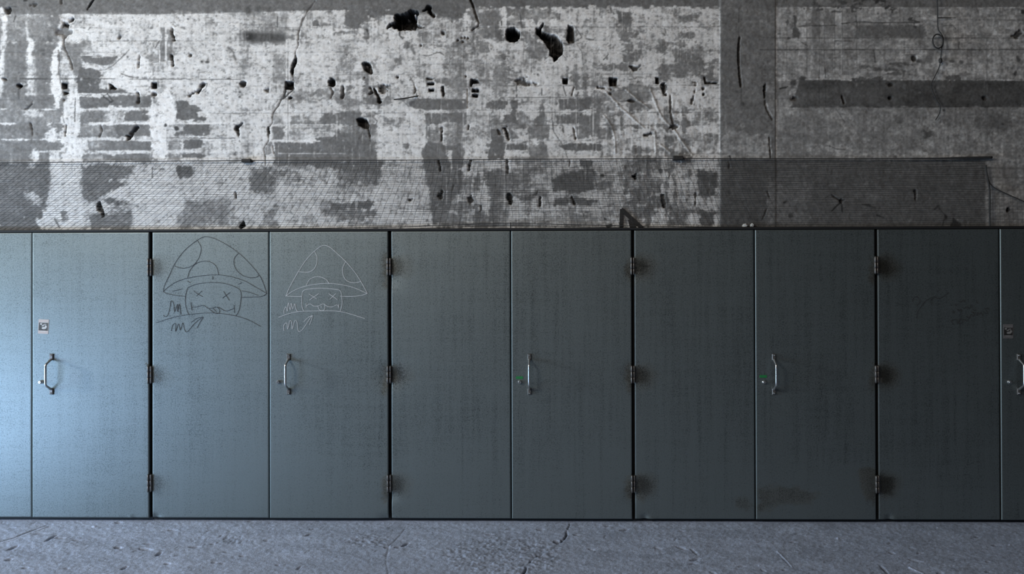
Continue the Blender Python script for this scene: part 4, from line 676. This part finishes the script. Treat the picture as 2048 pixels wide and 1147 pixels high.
RF = paint_floor()
xf = axis(-9.6, -4.3, 4.2, 9, .0056, .1); yf = np.concatenate([np.arange(-9.5, -1.25, .1), np.arange(-1.25, .07, .006), [.1]])
Xf, Yf = np.meshgrid(xf, yf); fpx, fpy = p_at(Xf, Yf, 0 * Xf)
behind = (Yf < -1.3)
fy = np.where(behind, 1060 + (np.abs(Yf) * 37) % 90, fpy); fxx = np.where(behind, 200 + (Xf * 130 + 1500) % 1700, fpx)
fxx = np.where(fxx < -250, -250 + (-250 - fxx) % 400, fxx); fxx = np.where(fxx > 2300, 2300 - (fxx - 2300) % 400, fxx)
V = RF.sample(RF.V, fxx, fy); D = RF.sample(RF.D, fxx, fy); D = np.minimum(D, .006); D = np.where(behind, 0, D)
D = D * np.clip((.0 - Yf + .03) / .05, 0, 1)
fl = grid_mesh('floor', Xf, Yf, D, M['floor'], (V, 0 * V)); tag(fl, kind='structure')

# ---------------------------------------------------------------- doors
RD = paint_doors()
def door_d(x, z):
    """depth of the door skin at a point, towards the room"""
    a, b = p_at(np.asarray(x, float), 0 * np.asarray(x, float), np.asarray(z, float)); return RD.sample(RD.D, a, b)
def panel(x0, x1, z0, z1, parent):
    n = int((x1 - x0) / .0105); k = int((z1 - z0) / .0105)
    ed = [0, 0, .0016, .0050]; dd = [.028, .0050, .0015, 0]
    ax = np.array([x0 + e_ for e_ in ed] + list(np.linspace(x0 + .010, x1 - .010, n)) + [x1 - e_ for e_ in ed[::-1]])
    dx = np.array(dd + [0] * n + dd[::-1])
    az = np.array([z0 + e_ for e_ in ed] + list(np.linspace(z0 + .010, z1 - .010, k)) + [z1 - e_ for e_ in ed[::-1]])
    dz = np.array(dd + [0] * k + dd[::-1])
    Xp, Zp = np.meshgrid(ax, az); dep = np.maximum(dx[None, :], dz[:, None])
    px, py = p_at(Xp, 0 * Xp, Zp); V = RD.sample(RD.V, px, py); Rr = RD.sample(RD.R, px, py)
    V = V * np.where((dep > .0002) & (dep < .02), 4.0, 1.0)  # edge highlights painted in by paling the bevels
    Dp = RD.sample(RD.D, px, py) * (dep < .02)
    nx, nz = len(ax), len(az); idx = np.arange(nx * nz).reshape(nz, nx)
    ring = list(idx[0, :]) + list(idx[1:, -1]) + list(idx[-1, :-1][::-1]) + list(idx[1:-1, 0][::-1])
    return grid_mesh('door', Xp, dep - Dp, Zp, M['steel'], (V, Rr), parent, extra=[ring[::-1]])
def handle(cx, ztop, zbot, parent):
    p = .062; r = .0072; yb = -.004
    z1, z0 = ztop, zbot; pts = []
    def arc(c, a0, a1, rad, n=7): return [(cx, c[0] + rad * math.cos(a0 + (a1 - a0) * i / n), c[1] + rad * math.sin(a0 + (a1 - a0) * i / n)) for i in range(n + 1)]
    pts.append((cx, yb, z1 - .018)); pts.append((cx, yb - .012, z1 - .021)); 
    pts.append((cx, -.036, z1 - .036)); pts.append((cx, -.052, z1 - .046)); pts.append((cx, -.0595, z1 - .053)); pts.append((cx, -p, z1 - .062))
    for i in range(1, 8): pts.append((cx, -p, z1 - .062 + (z0 - z1 + .124) * i / 8))
    pts.append((cx, -p, z0 + .062)); pts.append((cx, -.0595, z0 + .053)); pts.append((cx, -.052, z0 + .046)); pts.append((cx, -.036, z0 + .036)); pts.append((cx, yb - .012, z0 + .021)); pts.append((cx, yb, z0 + .018))
    rr = [r * 1.25] * 2 + [r] * (len(pts) - 4) + [r * 1.25] * 2
    mb = MB().tube(pts, rr, 14)
    for zc in (z1, z0):
        sg = 1 if zc == z1 else -1
        mb.use(1).box(cx - .013, cx + .013, -.010, .0, zc - .022, zc + .022, .003)
        mb.use(0).lathe([(.006, -.0095), (.006, -.0125), (.004, -.014)], (cx, 0, zc + sg * .012), 12)
    h = mb.build('handle', [M['chrome'], M['hinge']], parent); h['label'] = 'worn metal grab handle'
    h.data.polygons.foreach_set('use_smooth', [m == 0 for m in mb.m]); return h
def lock(cx, cz, parent):
    mb = MB(); mb.lathe([(.0135, 0), (.0135, -.006), (.011, -.009), (.0105, -.020), (.009, -.022), (.003, -.022), (.003, -.019)], (cx, 0, cz), 20)
    mb.use(1).box(cx - .001, cx + .001, -.0225, -.019, cz - .006, cz + .006)
    l = mb.build('lock', [M['chrome'], M['dark']], parent); l['label'] = 'small round key lock'; return l
def hinge(cx, cz, side, parent, k):
    """side -1: barrel hangs from the right edge of a left leaf, +1: on the left edge of a right leaf"""
    mb = MB(); hh = .062
    # plate lapped on the door edge
    segs = 3
    for i in range(segs):
        a = cz - hh + 2 * hh * i / segs + .0012; b = cz - hh + 2 * hh * (i + 1) / segs - .0012
        mb.tube([(cx, -.010, a), (cx, -.010, a + .0015), (cx, -.010, b - .0015), (cx, -.010, b)], [.005, .0062, .0062, .005], 12)
    x0, x1 = (cx - .004, cx + .002) if side < 0 else (cx - .002, cx + .006)
    mb.box(x0, x1, -.009, .012, cz - hh * .97, cz + hh * .97, .001)
    mb.use(1).tube([(cx, -.010, cz - hh - .004), (cx, -.010, cz + hh + .004)], .0035, 8)
    h = mb.build('hinge', [M['hinge'], M['iron']], parent); h.data.polygons.foreach_set('use_smooth', [len(f) == 4 for f in mb.f]); return h
def smooth_pts(pts, n=6):
    """Catmull-Rom through the points"""
    if len(pts) < 3: return pts
    P = [pts[0]] + list(pts) + [pts[-1]]; out = []
    for i in range(1, len(P) - 2):
        p0, p1, p2, p3 = [np.array(P[i + k - 1], float) for k in range(4)]
        for j in range(n):
            t = j / n; out.append(tuple(.5 * ((2 * p1) + (-p0 + p2) * t + (2 * p0 - 5 * p1 + 4 * p2 - p3) * t * t + (-p0 + 3 * p1 - 3 * p2 + p3) * t ** 3)))
    return out + [pts[-1]]
def ribbons(name, strokes, wd, mat, parent, y=-.0019):
    mb = MB(); hw = wd / 2
    for st in strokes:
        sm = st[0]; pts = smooth_pts(st[1]) if sm else st[1]
        w = [np.array(WP(a, b)) for a, b in pts]
        L_, R_ = [], []
        for i in range(len(w)):
            a = w[max(i - 1, 0)]; b = w[min(i + 1, len(w) - 1)]; t = b - a; t = t / (np.linalg.norm(t) + 1e-9); n = np.array([-t[1], t[0]]) * hw * random.uniform(.75, 1.15)
            yy = y - float(door_d(w[i][0], w[i][1])); L_.append((w[i][0] + n[0], yy, w[i][1] + n[1])); R_.append((w[i][0] - n[0], yy, w[i][1] - n[1]))
        m = len(w); bk = [(x, yy + .0006, z) for x, yy, z in L_] + [(x, yy + .0006, z) for x, yy, z in R_]
        fs = [(i, i + 1, m + i + 1, m + i) for i in range(m - 1)] + [(2 * m + i, 3 * m + i, 3 * m + i + 1, 2 * m + i + 1) for i in range(m - 1)]
        fs += [(i, 2 * m + i, 2 * m + i + 1, i + 1) for i in range(m - 1)] + [(m + i, m + i + 1, 3 * m + i + 1, 3 * m + i) for i in range(m - 1)]
        mb.add(L_ + R_ + bk, fs)
    return mb.build(name, mat, parent)
def sticker(cx, cy, w, h, parent, mats, rot=.05):
    paper, dk, lt, gy = mats
    x, z = WP(cx, cy); s = .00365
    def quad(mb, u0, v0, u1, v1, y, t=.0004):
        c, n = math.cos(rot), math.sin(rot); q = []
        for yy in (y, y + t):
            for u, v in ((u0, v0), (u1, v0), (u1, v1), (u0, v1)): q.append((x + (u * c + v * n) * s, yy, z + (-u * n + v * c) * s))
        mb.add(q, [(0, 1, 2, 3), (4, 7, 6, 5), (0, 4, 5, 1), (1, 5, 6, 2), (2, 6, 7, 3), (3, 7, 4, 0)])
    def blob(mb, u, v, a, b, y, r=0):
        c, n = math.cos(rot), math.sin(rot); pts = []
        for k in range(14):
            t = 2 * math.pi * k / 14; uu = u + a * math.cos(t) * math.cos(r) - b * math.sin(t) * math.sin(r); vv = v + a * math.cos(t) * math.sin(r) + b * math.sin(t) * math.cos(r)
            pts.append((x + (uu * c + vv * n) * s, y, z + (-uu * n + vv * c) * s))
        mb.add(pts, [tuple(range(14))])
    y0 = -.0014
    mb = MB(); quad(mb, -w / 2, -h / 2, w / 2, h / 2, y0, .0016)
    mb.use(1); quad(mb, -w / 2 + 1, -h * .28, w / 2 - 1, h * .27, y0 - .0003)
    mb.use(2); blob(mb, -4.8, 5, 2.4, 1.6, y0 - .0006); blob(mb, 1.5, -2.8, 4.8, 2.3, y0 - .0006, .1); blob(mb, 5.2, .2, 2.0, 2.4, y0 - .0007, .4); blob(mb, -1, 1.8, 2.6, 1.1, y0 - .0006, .3); quad(mb, -4.5, h * .27, w / 2 - 2, h * .27 + 1.3, y0 - .0003); quad(mb, -5.5, -h * .28 - 1.6, 5, -h * .28 - .3, y0 - .0003)
    mb.use(3); blob(mb, 3, 4.2, 3.6, 1.6, y0 - .0005, .1)
    return mb.build('sticker', [paper, dk, lt, gy], parent)
SEAM = [-174, 65.2, 301.9, 539.5, 780, 1023, 1266.8, 1510.8, 1753.8, 2001, 2246]
WORLD = [WP(s, 748)[0] for s in SEAM]
TH, WD = .0045, .0125        # half widths of the thin seam and of the hinge gap
wide = {2: 1, 4: 1, 6: 1, 8: 1, 0: 1, 10: 1}
LAB = ['pale bluish double-door steel cupboard with a small picture sticker, left of the mushroom doodles',
       'grey double-door steel cupboard with two mushroom face doodles, one dark, one white',
       'grey double-door steel cupboard with green tape, between the mushroom doodles and the drip-streaked leaf',
       'dark double-door steel cupboard with green tape, drip streaks and a dark smear near its bottom',
       'darkest double-door steel cupboard, with faint black handwriting on its left leaf and a dull sticker']
PLAB = ['pale bluish plain door leaf', 'door leaf with picture sticker and handle', 'door leaf with a dark-line mushroom doodle', 'door leaf with a white chalk mushroom doodle and handle',
        'plain door leaf', 'door leaf with green tape and handle', 'door leaf with drip streaks', 'door leaf with green tape and a dark smear', 'dark door leaf with faint handwriting', 'dark door leaf with dull sticker']
boards = []
for k in range(5):
    a_, b_ = WORLD[2 * k], WORLD[2 * k + 2]
    c_ = bpy.data.objects.new('steel_cupboard', None); COL.objects.link(c_); tag(c_, LAB[k], 'cupboard', 'steel cupboards along the concrete wall')
    mb = MB(); y0, y1 = .034, .088; t = .012; a1, b1 = a_ + .0015, b_ - .0015
    mb.box(a1, a1 + t, y0, y1, .004, TOPZ + .002); mb.box(b1 - t, b1, y0, y1, .004, TOPZ + .002); mb.box(a1 + t, b1 - t, y0, y1, TOPZ - .01, TOPZ + .002); mb.box(a1 + t, b1 - t, y0, y1, .004, .022); mb.box(a1 + t, b1 - t, y1 - .006, y1, .022, TOPZ - .01)
    mb.box((a_ + b_) / 2 - .01, (a_ + b_) / 2 + .01, y0, y1 - .006, .022, TOPZ - .01)
    mb.build('body', M['dark'], c_); boards.append((c_, a_, b_))
doors = []
for i in range(10):
    gl = WD if wide.get(i) else TH; gr = WD if wide.get(i + 1) else TH
    if i == 0: gl = .012
    x0, x1 = WORLD[i] + gl, WORLD[i + 1] - gr
    if wide.get(i): x0 = WORLD[i] + .0105
    if wide.get(i + 1): x1 = WORLD[i + 1] - .0125
    if i % 2 == 1: x0 = WORLD[i] + .0012; 
    else: x1 = WORLD[i + 1] - .0075
    z1 = TOPZ; z0 = BOTZ
    e_ = panel(x0, x1, z0, z1, boards[i // 2][0]); e_.name = 'door'; e_['label'] = PLAB[i]
    if i % 2 == 0:    # hinged at its left edge
        for cy in (532, 748, 966): hinge(WORLD[i] + .0045, WP(1100, cy)[1], 1, e_, i)
    else:
        for cy in (532, 748, 966): hinge(WORLD[i + 1] - .0135, WP(1100, cy)[1], -1, e_, i)
    doors.append((e_, x0, x1))
for i, mx in ((1, 104.5), (3, 578), (5, 1059), (7, 1547), (9, 2036)):
    x = WP(mx, 748)[0]; handle(x, WP(mx, 713)[1], WP(mx, 782)[1], doors[i][0])
for i, mx in ((1, 84), (3, 557.5), (5, 1040), (7, 1527.5), (9, 2017)):
    lock(*WP(mx, 763), doors[i][0])
for i, mx, my in ((5, 1039, 754.5), (7, 1526, 752)):
    x, z = WP(mx, my); o = MB().box(x - .026, x + .026, -.0016, .0, z - .0095, z + .0095, .0004).build('tape_label', M['green'], doors[i][0]); o['label'] = 'small bright green tape label'
sticker(88, 652.5, 21, 29, doors[1][0], (M['paper'], M['printdark'], M['printlight'], M['printgrey']))
sticker(2015.5, 662, 19, 28, doors[9][0], (M['paper2'], M['pdark2'], M['plight2'], M['paper2']), 0)
# doodles
q = lambda pts: Z(290, 460, 5.215, pts)
S = [(1, q([(190, 640), (205, 575), (250, 480), (300, 370), (360, 275), (440, 185), (545, 105), (600, 75), (640, 68), (720, 85), (850, 150), (980, 240), (1090, 345), (1190, 465), (1235, 555), (1270, 660)])),
     (1, q([(190, 640), (260, 580), (360, 525), (520, 485), (720, 466), (880, 480), (1030, 525), (1150, 590), (1270, 660)])),
     (1, q([(190, 640), (230, 660), (330, 680), (420, 690)])), (1, q([(1270, 660), (1220, 690), (1150, 695), (1010, 700)])),
     (1, q([(545, 105), (585, 180), (570, 270), (520, 350), (460, 385), (390, 397), (310, 375)])), (1, q([(975, 240), (930, 300), (940, 390), (1000, 460), (1080, 492), (1160, 490), (1190, 465)])),
     (1, q([(445, 495), (470, 420), (530, 350), (620, 322), (700, 340), (750, 390), (768, 465)])),
     (1, q([(445, 600), (540, 562), (680, 545), (800, 550), (900, 575), (985, 618), (1003, 680), (990, 800), (970, 860), (948, 892)])), (1, q([(445, 600), (425, 680), (422, 760), (440, 840), (460, 882)])),
     (0, q([(508, 632), (555, 668), (605, 695)])), (0, q([(595, 632), (535, 688)])), (0, q([(820, 638), (880, 732)])), (0, q([(888, 648), (808, 708)])),
     (0, q([(478, 750), (490, 832)])), (1, q([(485, 802), (540, 800), (610, 783), (665, 815), (760, 803), (840, 842), (900, 825), (930, 815)])), (0, q([(930, 780), (935, 862)])), (1, q([(668, 820), (720, 858), (768, 868), (778, 830), (755, 805)])), (0, q([(710, 812), (745, 850)])),
     (0, q([(290, 637), (388, 612)])), (0, q([(1010, 632), (1090, 645), (1185, 682)])), (0, q([(440, 528), (475, 548)])), (0, q([(970, 565), (1012, 545)])), (0, q([(708, 480), (708, 515)])),
     (1, q([(120, 965), (220, 930), (340, 898), (520, 872), (700, 862), (880, 880), (1010, 910), (1110, 950), (1205, 1003)])),
     (1, q([(190, 885), (215, 900), (240, 880), (262, 800), (275, 735), (300, 770), (310, 850), (340, 770), (340, 850), (360, 770), (375, 880)])),
     (1, q([(275, 1050), (290, 990), (320, 975), (320, 1055), (350, 975), (370, 1040), (395, 965), (415, 1040), (445, 1055), (520, 970), (605, 905), (575, 960), (545, 1018)])), (1, q([(485, 960), (540, 920), (605, 905)]))]
o = ribbons('doodle', S, .0033, M['marker'], doors[2][0]); o['label'] = 'mushroom face doodle in thin dark line'
q = lambda pts: Z(540, 460, 5.215, pts)
S = [(1, q([(170, 685), (210, 590), (300, 430), (380, 310), (465, 220), (530, 170), (575, 158), (630, 180), (700, 240), (790, 325), (880, 430), (950, 535), (1018, 660)])),
     (1, q([(170, 685), (260, 625), (380, 582), (520, 558), (640, 555), (760, 570), (880, 600), (1018, 660)])), (1, q([(165, 685), (240, 690), (335, 690)])), (1, q([(1018, 660), (950, 680), (860, 690), (735, 688)])),
     (1, q([(465, 220), (492, 280), (485, 360), (450, 415), (390, 438), (305, 432)])), (1, q([(790, 330), (760, 400), (770, 480), (810, 530), (880, 548), (950, 535)])), (1, q([(380, 582), (410, 520), (470, 488), (530, 488), (590, 515), (620, 560)])),
     (1, q([(355, 845), (335, 780), (335, 690), (355, 628), (450, 608), (560, 605), (660, 613), (733, 630), (748, 690), (755, 760), (735, 848)])),
     (0, q([(405, 660), (490, 715)])), (0, q([(512, 660), (415, 728)])), (0, q([(615, 660), (705, 722)])), (0, q([(690, 660), (625, 722)])),
     (0, q([(380, 760), (380, 808)])), (1, q([(382, 790), (420, 768), (460, 790), (510, 788), (560, 768), (600, 792), (650, 800), (700, 778), (718, 800)])), (0, q([(720, 770), (718, 815)])), (1, q([(502, 790), (515, 825), (545, 838), (572, 822), (575, 772)])), (0, q([(538, 785), (540, 808)])),
     (1, q([(92, 908), (180, 875), (300, 848), (460, 842), (640, 840), (760, 852), (880, 885), (990, 920)])),
     (1, q([(150, 870), (150, 830), (170, 800), (185, 845), (195, 755), (215, 830), (225, 760), (240, 820), (262, 768), (270, 810), (290, 850)])),
     (1, q([(150, 1048), (145, 1000), (165, 968), (182, 975), (188, 1030), (210, 945), (230, 960), (235, 1030), (262, 942), (285, 960), (295, 1035), (310, 1055), (345, 1030), (400, 950), (445, 888), (430, 950), (415, 985)])), (1, q([(355, 955), (400, 910), (445, 888)]))]
o = ribbons('doodle', S, .0034, M['chalk'], doors[3][0]); o['label'] = 'mushroom face doodle in white chalk line'
q = lambda pts: Z(1840, 570, 8.822, pts)
S = [(1, q([(545, 345), (560, 360)])), (1, q([(605, 330), (640, 355), (625, 365)])), (1, q([(690, 285), (720, 300), (740, 275), (770, 260), (780, 300)])), (1, q([(980, 260), (1000, 300), (1020, 325)])),
     (1, q([(560, 475), (590, 485), (600, 460), (575, 450), (600, 490)])), (1, q([(650, 410), (670, 450), (690, 455), (665, 425)])), (1, q([(700, 440), (720, 425), (735, 450), (715, 460)])), (1, q([(745, 385), (770, 410), (800, 380), (820, 410)])), (1, q([(840, 380), (850, 400), (880, 400), (890, 355), (920, 350)])),
     (1, q([(590, 690), (545, 635), (580, 615), (630, 605), (660, 650), (650, 690)])), (1, q([(670, 660), (700, 600), (740, 590), (750, 650), (700, 680), (670, 665)])), (1, q([(740, 590), (790, 615), (830, 635)])), (1, q([(810, 550), (850, 575), (870, 590)])), (1, q([(860, 590), (900, 515), (940, 545), (960, 520), (920, 470), (910, 480)])), (1, q([(925, 425), (960, 440), (985, 430)])), (1, q([(980, 490), (1010, 535), (1010, 480), (1050, 510), (1070, 480), (1100, 540)])), (1, q([(1120, 480), (1170, 500), (1190, 480), (1160, 440)])), (1, q([(1150, 420), (1200, 400), (1225, 440)]))]
for part_ in (S[:4], S[4:9], S[9:]):
    o = ribbons('handwriting', part_, .0042, M['marker2'], doors[8][0]); o['label'] = 'faint black scribbled handwriting'
q = lambda pts: Z(1800, 560, 3.823, pts)
ribbons('scribble', [(1, q([(125, 290), (135, 240), (160, 200), (200, 155), (260, 125), (300, 140), (370, 95)])), (1, q([(95, 165), (100, 140), (125, 125), (145, 145), (145, 175), (130, 190)])), (1, q([(240, 190), (235, 150), (270, 130)]))], .0035, M['marker2'], doors[8][0])
# put each cupboard's origin at its foot
for c_, a_, b_ in boards:
    base = Vector(((a_ + b_) / 2, .06, 0)); c_.location = base
    for c in c_.children: c.matrix_parent_inverse = Matrix.Translation(-base)
for e_, x0, x1 in doors[1::2]: e_.location.y = -.0045     # the handled leaf closes over its neighbour
# ---------------------------------------------------------------- net over the concrete
NET_Y = WALL_Y - .024
net = bpy.data.objects.new('safety_net', None); COL.objects.link(net)
tag(net, 'fine black cord net hung on a cable over the concrete just above the doors', 'net')
def top_y(x): return 325.5 - 8.5 * min(max(x / 1350, 0), 1) if x < 1350 else 317 - 2.2 * max((x - 1500) / 470, 0)
BOTY = lambda x: 463 - 6.5 * min(max(x, 0) / 1000, 1)
def shear(x): return float(np.interp(x, [-300, 0, 350, 600, 850, 1020, 1250, 1500, 2050], [-200, -195, -165, -95, -38, 0, 42, 60, 65]))
def rib(mb, pts, w):
    """thin cord of triangular section along a polyline lying near the wall"""
    n = len(pts); vs = []
    for i, (x, y, z) in enumerate(pts):
        a = pts[max(i - 1, 0)]; b = pts[min(i + 1, n - 1)]; dx, dz = b[0] - a[0], b[2] - a[2]; l = math.hypot(dx, dz) + 1e-9; nx, nz = -dz / l * w, dx / l * w
        vs += [(x + nx, y, z + nz), (x - nx, y, z - nz), (x, y - w * 1.2, z)]
    fs = []
    for i in range(n - 1):
        for k in range(3): fs.append((i * 3 + k, i * 3 + (k + 1) % 3, i * 3 + 3 + (k + 1) % 3, i * 3 + 3 + k))
    mb.add(vs, fs)
mb = MB(); wob = np.random.default_rng(3)
NH = 33
def npt(x, f, off=0):
    yt, yb = top_y(x), BOTY(x) - 3
    bow = .010 * math.sin(math.pi * f) + .003 * math.sin(x * .013 + f * 5)
    yw = NET_Y + .006 - bow * .8
    a, b = WP(x, yt + (yb - yt) * f + off, yw); return (a, yw, b)
for k in range(1, NH):
    f = k / NH; pts = []
    ph = wob.uniform(0, 6)
    for x in np.arange(-200, 1973, 14): pts.append(npt(x, f, .7 * math.sin(x * .021 + ph) + wob.uniform(-.35, .35)))
    rib(mb, pts, .00085 + .0003 * wob.random())
x = -190.
while x < 2200:
    pts = []
    for j in range(13):
        f = j / 12; xx = x + shear(x) * (f ** 1.15) + 1.2 * math.sin(j * .9 + x * .2) + wob.uniform(-.8, .8)
        if xx < 1971 and xx > -215: pts.append(npt(xx, f))
    if len(pts) > 2: rib(mb, pts, .0010 if x < 1500 else .0005)
    x += 11.4 + wob.uniform(-1, 1)
# the lower end piece right of the edge rope, hanging below its own curved rope
CURVE = [(1972, 330), (1974, 350), (1980, 366), (1990, 376), (2010, 386), (2035, 397), (2060, 408), (2100, 422), (2160, 436), (2240, 448)]
cx_ = [c[0] for c in CURVE]; cy_ = [c[1] for c in CURVE]
for k in range(14):
    y = 366 + k * 6.6; pts = []
    for x in np.arange(1974, 2240, 12):
        if y > np.interp(x, cx_, cy_): a, b = WP(x, y, NET_Y); pts.append((a, NET_Y, b))
    if len(pts) > 1: rib(mb, pts, .0008)
for x in np.arange(1980, 2235, 9):
    y0 = float(np.interp(x, cx_, cy_)); rib(mb, [WP(x, y0, NET_Y)[:1] + (NET_Y,) + WP(x, y0, NET_Y)[1:], WP(x + 3, 455, NET_Y)[:1] + (NET_Y,) + WP(x + 3, 455, NET_Y)[1:]], .0007)
nm = mb.build('netting', M['net'], net)
def rope(name, pp, r, y=NET_Y, mat='net', n=8, parent=None, jit=0):
    pts = []
    for a, b in smooth_pts(pp, 8) if len(pp) > 2 else pp:
        x, z = WP(a, b, y); pts.append((x, y, z + random.uniform(-jit, jit)))
    return MB().tube(pts, r, n).build(name, M[mat], parent, True)
rope('top_cable', [(-230, 327), (0, 325.3), (250, 323), (493, 320.6), (800, 320), (1000, 318.6), (1350, 316.8), (1500, 317), (1600, 317), (1750, 316.8), (1900, 315.5)], .0030, parent=net)
rope('rolled_edge', [(1820, 317), (1880, 316.4), (1930, 315.3), (1984, 314.5)], [.0035 + .005 * min(i / 18, 1) for i in range(25)], parent=net)
rope('edge_rope', [(1971, 330), (1974, 350), (1979, 380), (1979, 420), (1980, 455)], .006, parent=net)
rope('curved_rope', CURVE, .0042, parent=net)
rope('bottom_rope', [(-230, 461), (0, 460.5), (300, 459.5), (600, 457), (800, 453.5), (1000, 446.5), (1150, 449), (1290, 452), (1500, 454), (1800, 453), (2240, 453)], .0026, parent=net)
for cx, cy, w_, h_ in ((493, 321, 19, 6), (1356, 315.5, 20, 8)):
    x, z = WP(cx, cy, NET_Y); s = .00363
    c = MB().box(x - w_ / 2 * s, x + w_ / 2 * s, NET_Y - .012, WALL_Y - .002, z - h_ / 2 * s, z + h_ / 2 * s, .003).build('clamp', M['iron'], net)
    c['label'] = 'rusty cable clamp'
# ---------------------------------------------------------------- loose things on the wall
def thing_tube(name, pp, r, y, mat, label, cat, ys=None):
    pts = []
    P = smooth_pts(pp, 8) if len(pp) > 2 else pp
    for i, (a, b) in enumerate(P):
        yy = y if ys is None else float(np.interp(i / (len(P) - 1), [0, 1], ys)); x, z = WP(a, b, yy); pts.append((x, yy, z))
    o = MB().tube(pts, r, 10).build(name, M[mat], None, True); reloc(o, pts[0]); tag(o, label, cat); return o
thing_tube('iron_rod', [(788, 199), (810, 196.5), (835, 192), (856, 190)], .0042, 0, 'iron', 'bent dark iron rod sticking out of the middle of the concrete wall', 'rod', ys=(WALL_Y - .09, WALL_Y + .045))
wy = WALL_Y - .028
wr = bpy.data.objects.new('hanging_wire', None); COL.objects.link(wr); tag(wr, 'dark wire with a loop hanging down the right part of the concrete wall', 'wire')
rope('strand', [(1873, -30), (1874, 0), (1875, 30), (1875.5, 50), (1877, 60), (1882, 67), (1886, 75), (1886, 88), (1883.5, 96), (1882, 110), (1881, 121), (1878, 135), (1872, 148), (1866, 160), (1862, 170), (1865, 182), (1872, 198), (1880, 212), (1879, 226), (1871, 240)], .0035, wy, 'wire', 8, wr)
pts = []
for k in range(28):
    a = 2 * math.pi * k / 28; x, z = WP(1875.5 + 10.2 * math.cos(a), 82.5 + 14.5 * math.sin(a), wy - .004); pts.append((x, wy - .004 - .005 * math.sin(a), z))
MB().tube(pts, .0052, 8, True).build('loop', M['wire'], wr, True)
x, z = WP(1881, 121.5, wy); MB().tube([(x, wy, z + .02), (x, wy, z + .014), (x, wy, z), (x, wy, z - .012), (x, wy, z - .018)], [.004, .011, .0125, .010, .004], 12).build('knot', M['wire'], wr, True)
xw, zw = WP(1875, 35, wy); MB().tube([(xw, wy, zw), (WP(1905, 34, wy)[0], WALL_Y - .01, zw + .002)], .0022, 6).build('side_tie', M['wire'], wr)
base = Vector((xw, wy, WP(1875, 240, wy)[1])); wr.location = base
for c in wr.children: c.matrix_parent_inverse = Matrix.Translation(-base)
# triangular bracket standing on the frame, behind the net
by = WALL_Y - .002
def bar(name, A, B, w, d, parent, mat='iron'):
    (x0, z0), (x1, z1) = WP(*A, by), WP(*B, by); dx, dz = x1 - x0, z1 - z0; l = math.hypot(dx, dz); nx, nz = -dz / l * w / 2, dx / l * w / 2
    vs = [(x0 + nx, by - d, z0 + nz), (x0 - nx, by - d, z0 - nz), (x1 - nx, by - d, z1 - nz), (x1 + nx, by - d, z1 + nz)]; vs += [(a, by, c) for a, b, c in vs]
    return MB().add(vs, [(0, 1, 2, 3), (4, 7, 6, 5), (0, 4, 5, 1), (1, 5, 6, 2), (2, 6, 7, 3), (3, 7, 4, 0)]).build(name, M[mat], parent)
br = bpy.data.objects.new('bracket', None); COL.objects.link(br); tag(br, 'rusty triangular iron bracket behind the net, above the green-taped middle door', 'bracket')
bar('upright', (1242, 457), (1243, 418), .024, .006, br); bar('diagonal', (1242, 418), (1284, 456), .028, .007, br); bar('web', (1262, 438), (1266, 456), .045, .004, br)
bx = WP(1242, 456, by); base = Vector((bx[0], by, bx[1])); br.location = base
for c in br.children: c.matrix_parent_inverse = Matrix.Translation(-base)
def lump(name, cx, cy, w, h, d, y, mat, label, cat, seed):
    r_ = random.Random(seed); x, z = WP(cx, cy, y); s = .00363; vs = []; fs = []; n, m = 12, 7
    for j in range(m + 1):
        ph = math.pi * j / m
        for k in range(n):
            a = 2 * math.pi * k / n; q_ = r_.uniform(.8, 1.15); vs.append((x + w / 2 * s * math.sin(ph) * math.cos(a) * q_, y + d / 2 * math.sin(ph) * math.sin(a) * q_, z + h / 2 * s * math.cos(ph) * q_))
    for j in range(m):
        for k in range(n): fs.append((j * n + k, j * n + (k + 1) % n, (j + 1) * n + (k + 1) % n, (j + 1) * n + k))
    o = MB().add(vs, fs).build(name, M[mat]); reloc(o, (x, y, z - h / 2 * s)); tag(o, label, cat); return o
lump('mortar_lump', 1490, 451, 12, 8, .03, .02, 'lump', 'larger pale mortar crumb on the ledge above the doors, left of its small twin', 'rubble', 1)
lump('mortar_lump', 1504, 450, 8, 8, .03, .02, 'lump', 'small pale mortar crumb on the ledge above the seam right of the larger crumb', 'rubble', 2)
x, z = WP(1021, 457, .0); o = MB().tube([(x, .0, TOPZ + .018), (x, .0, TOPZ + .062)], .0035, 8).build('iron_pin', M['iron'], None, True); reloc(o, (x, 0, TOPZ + .018)); tag(o, 'short upright iron pin on the ledge above a thin door seam near the middle', 'pin')
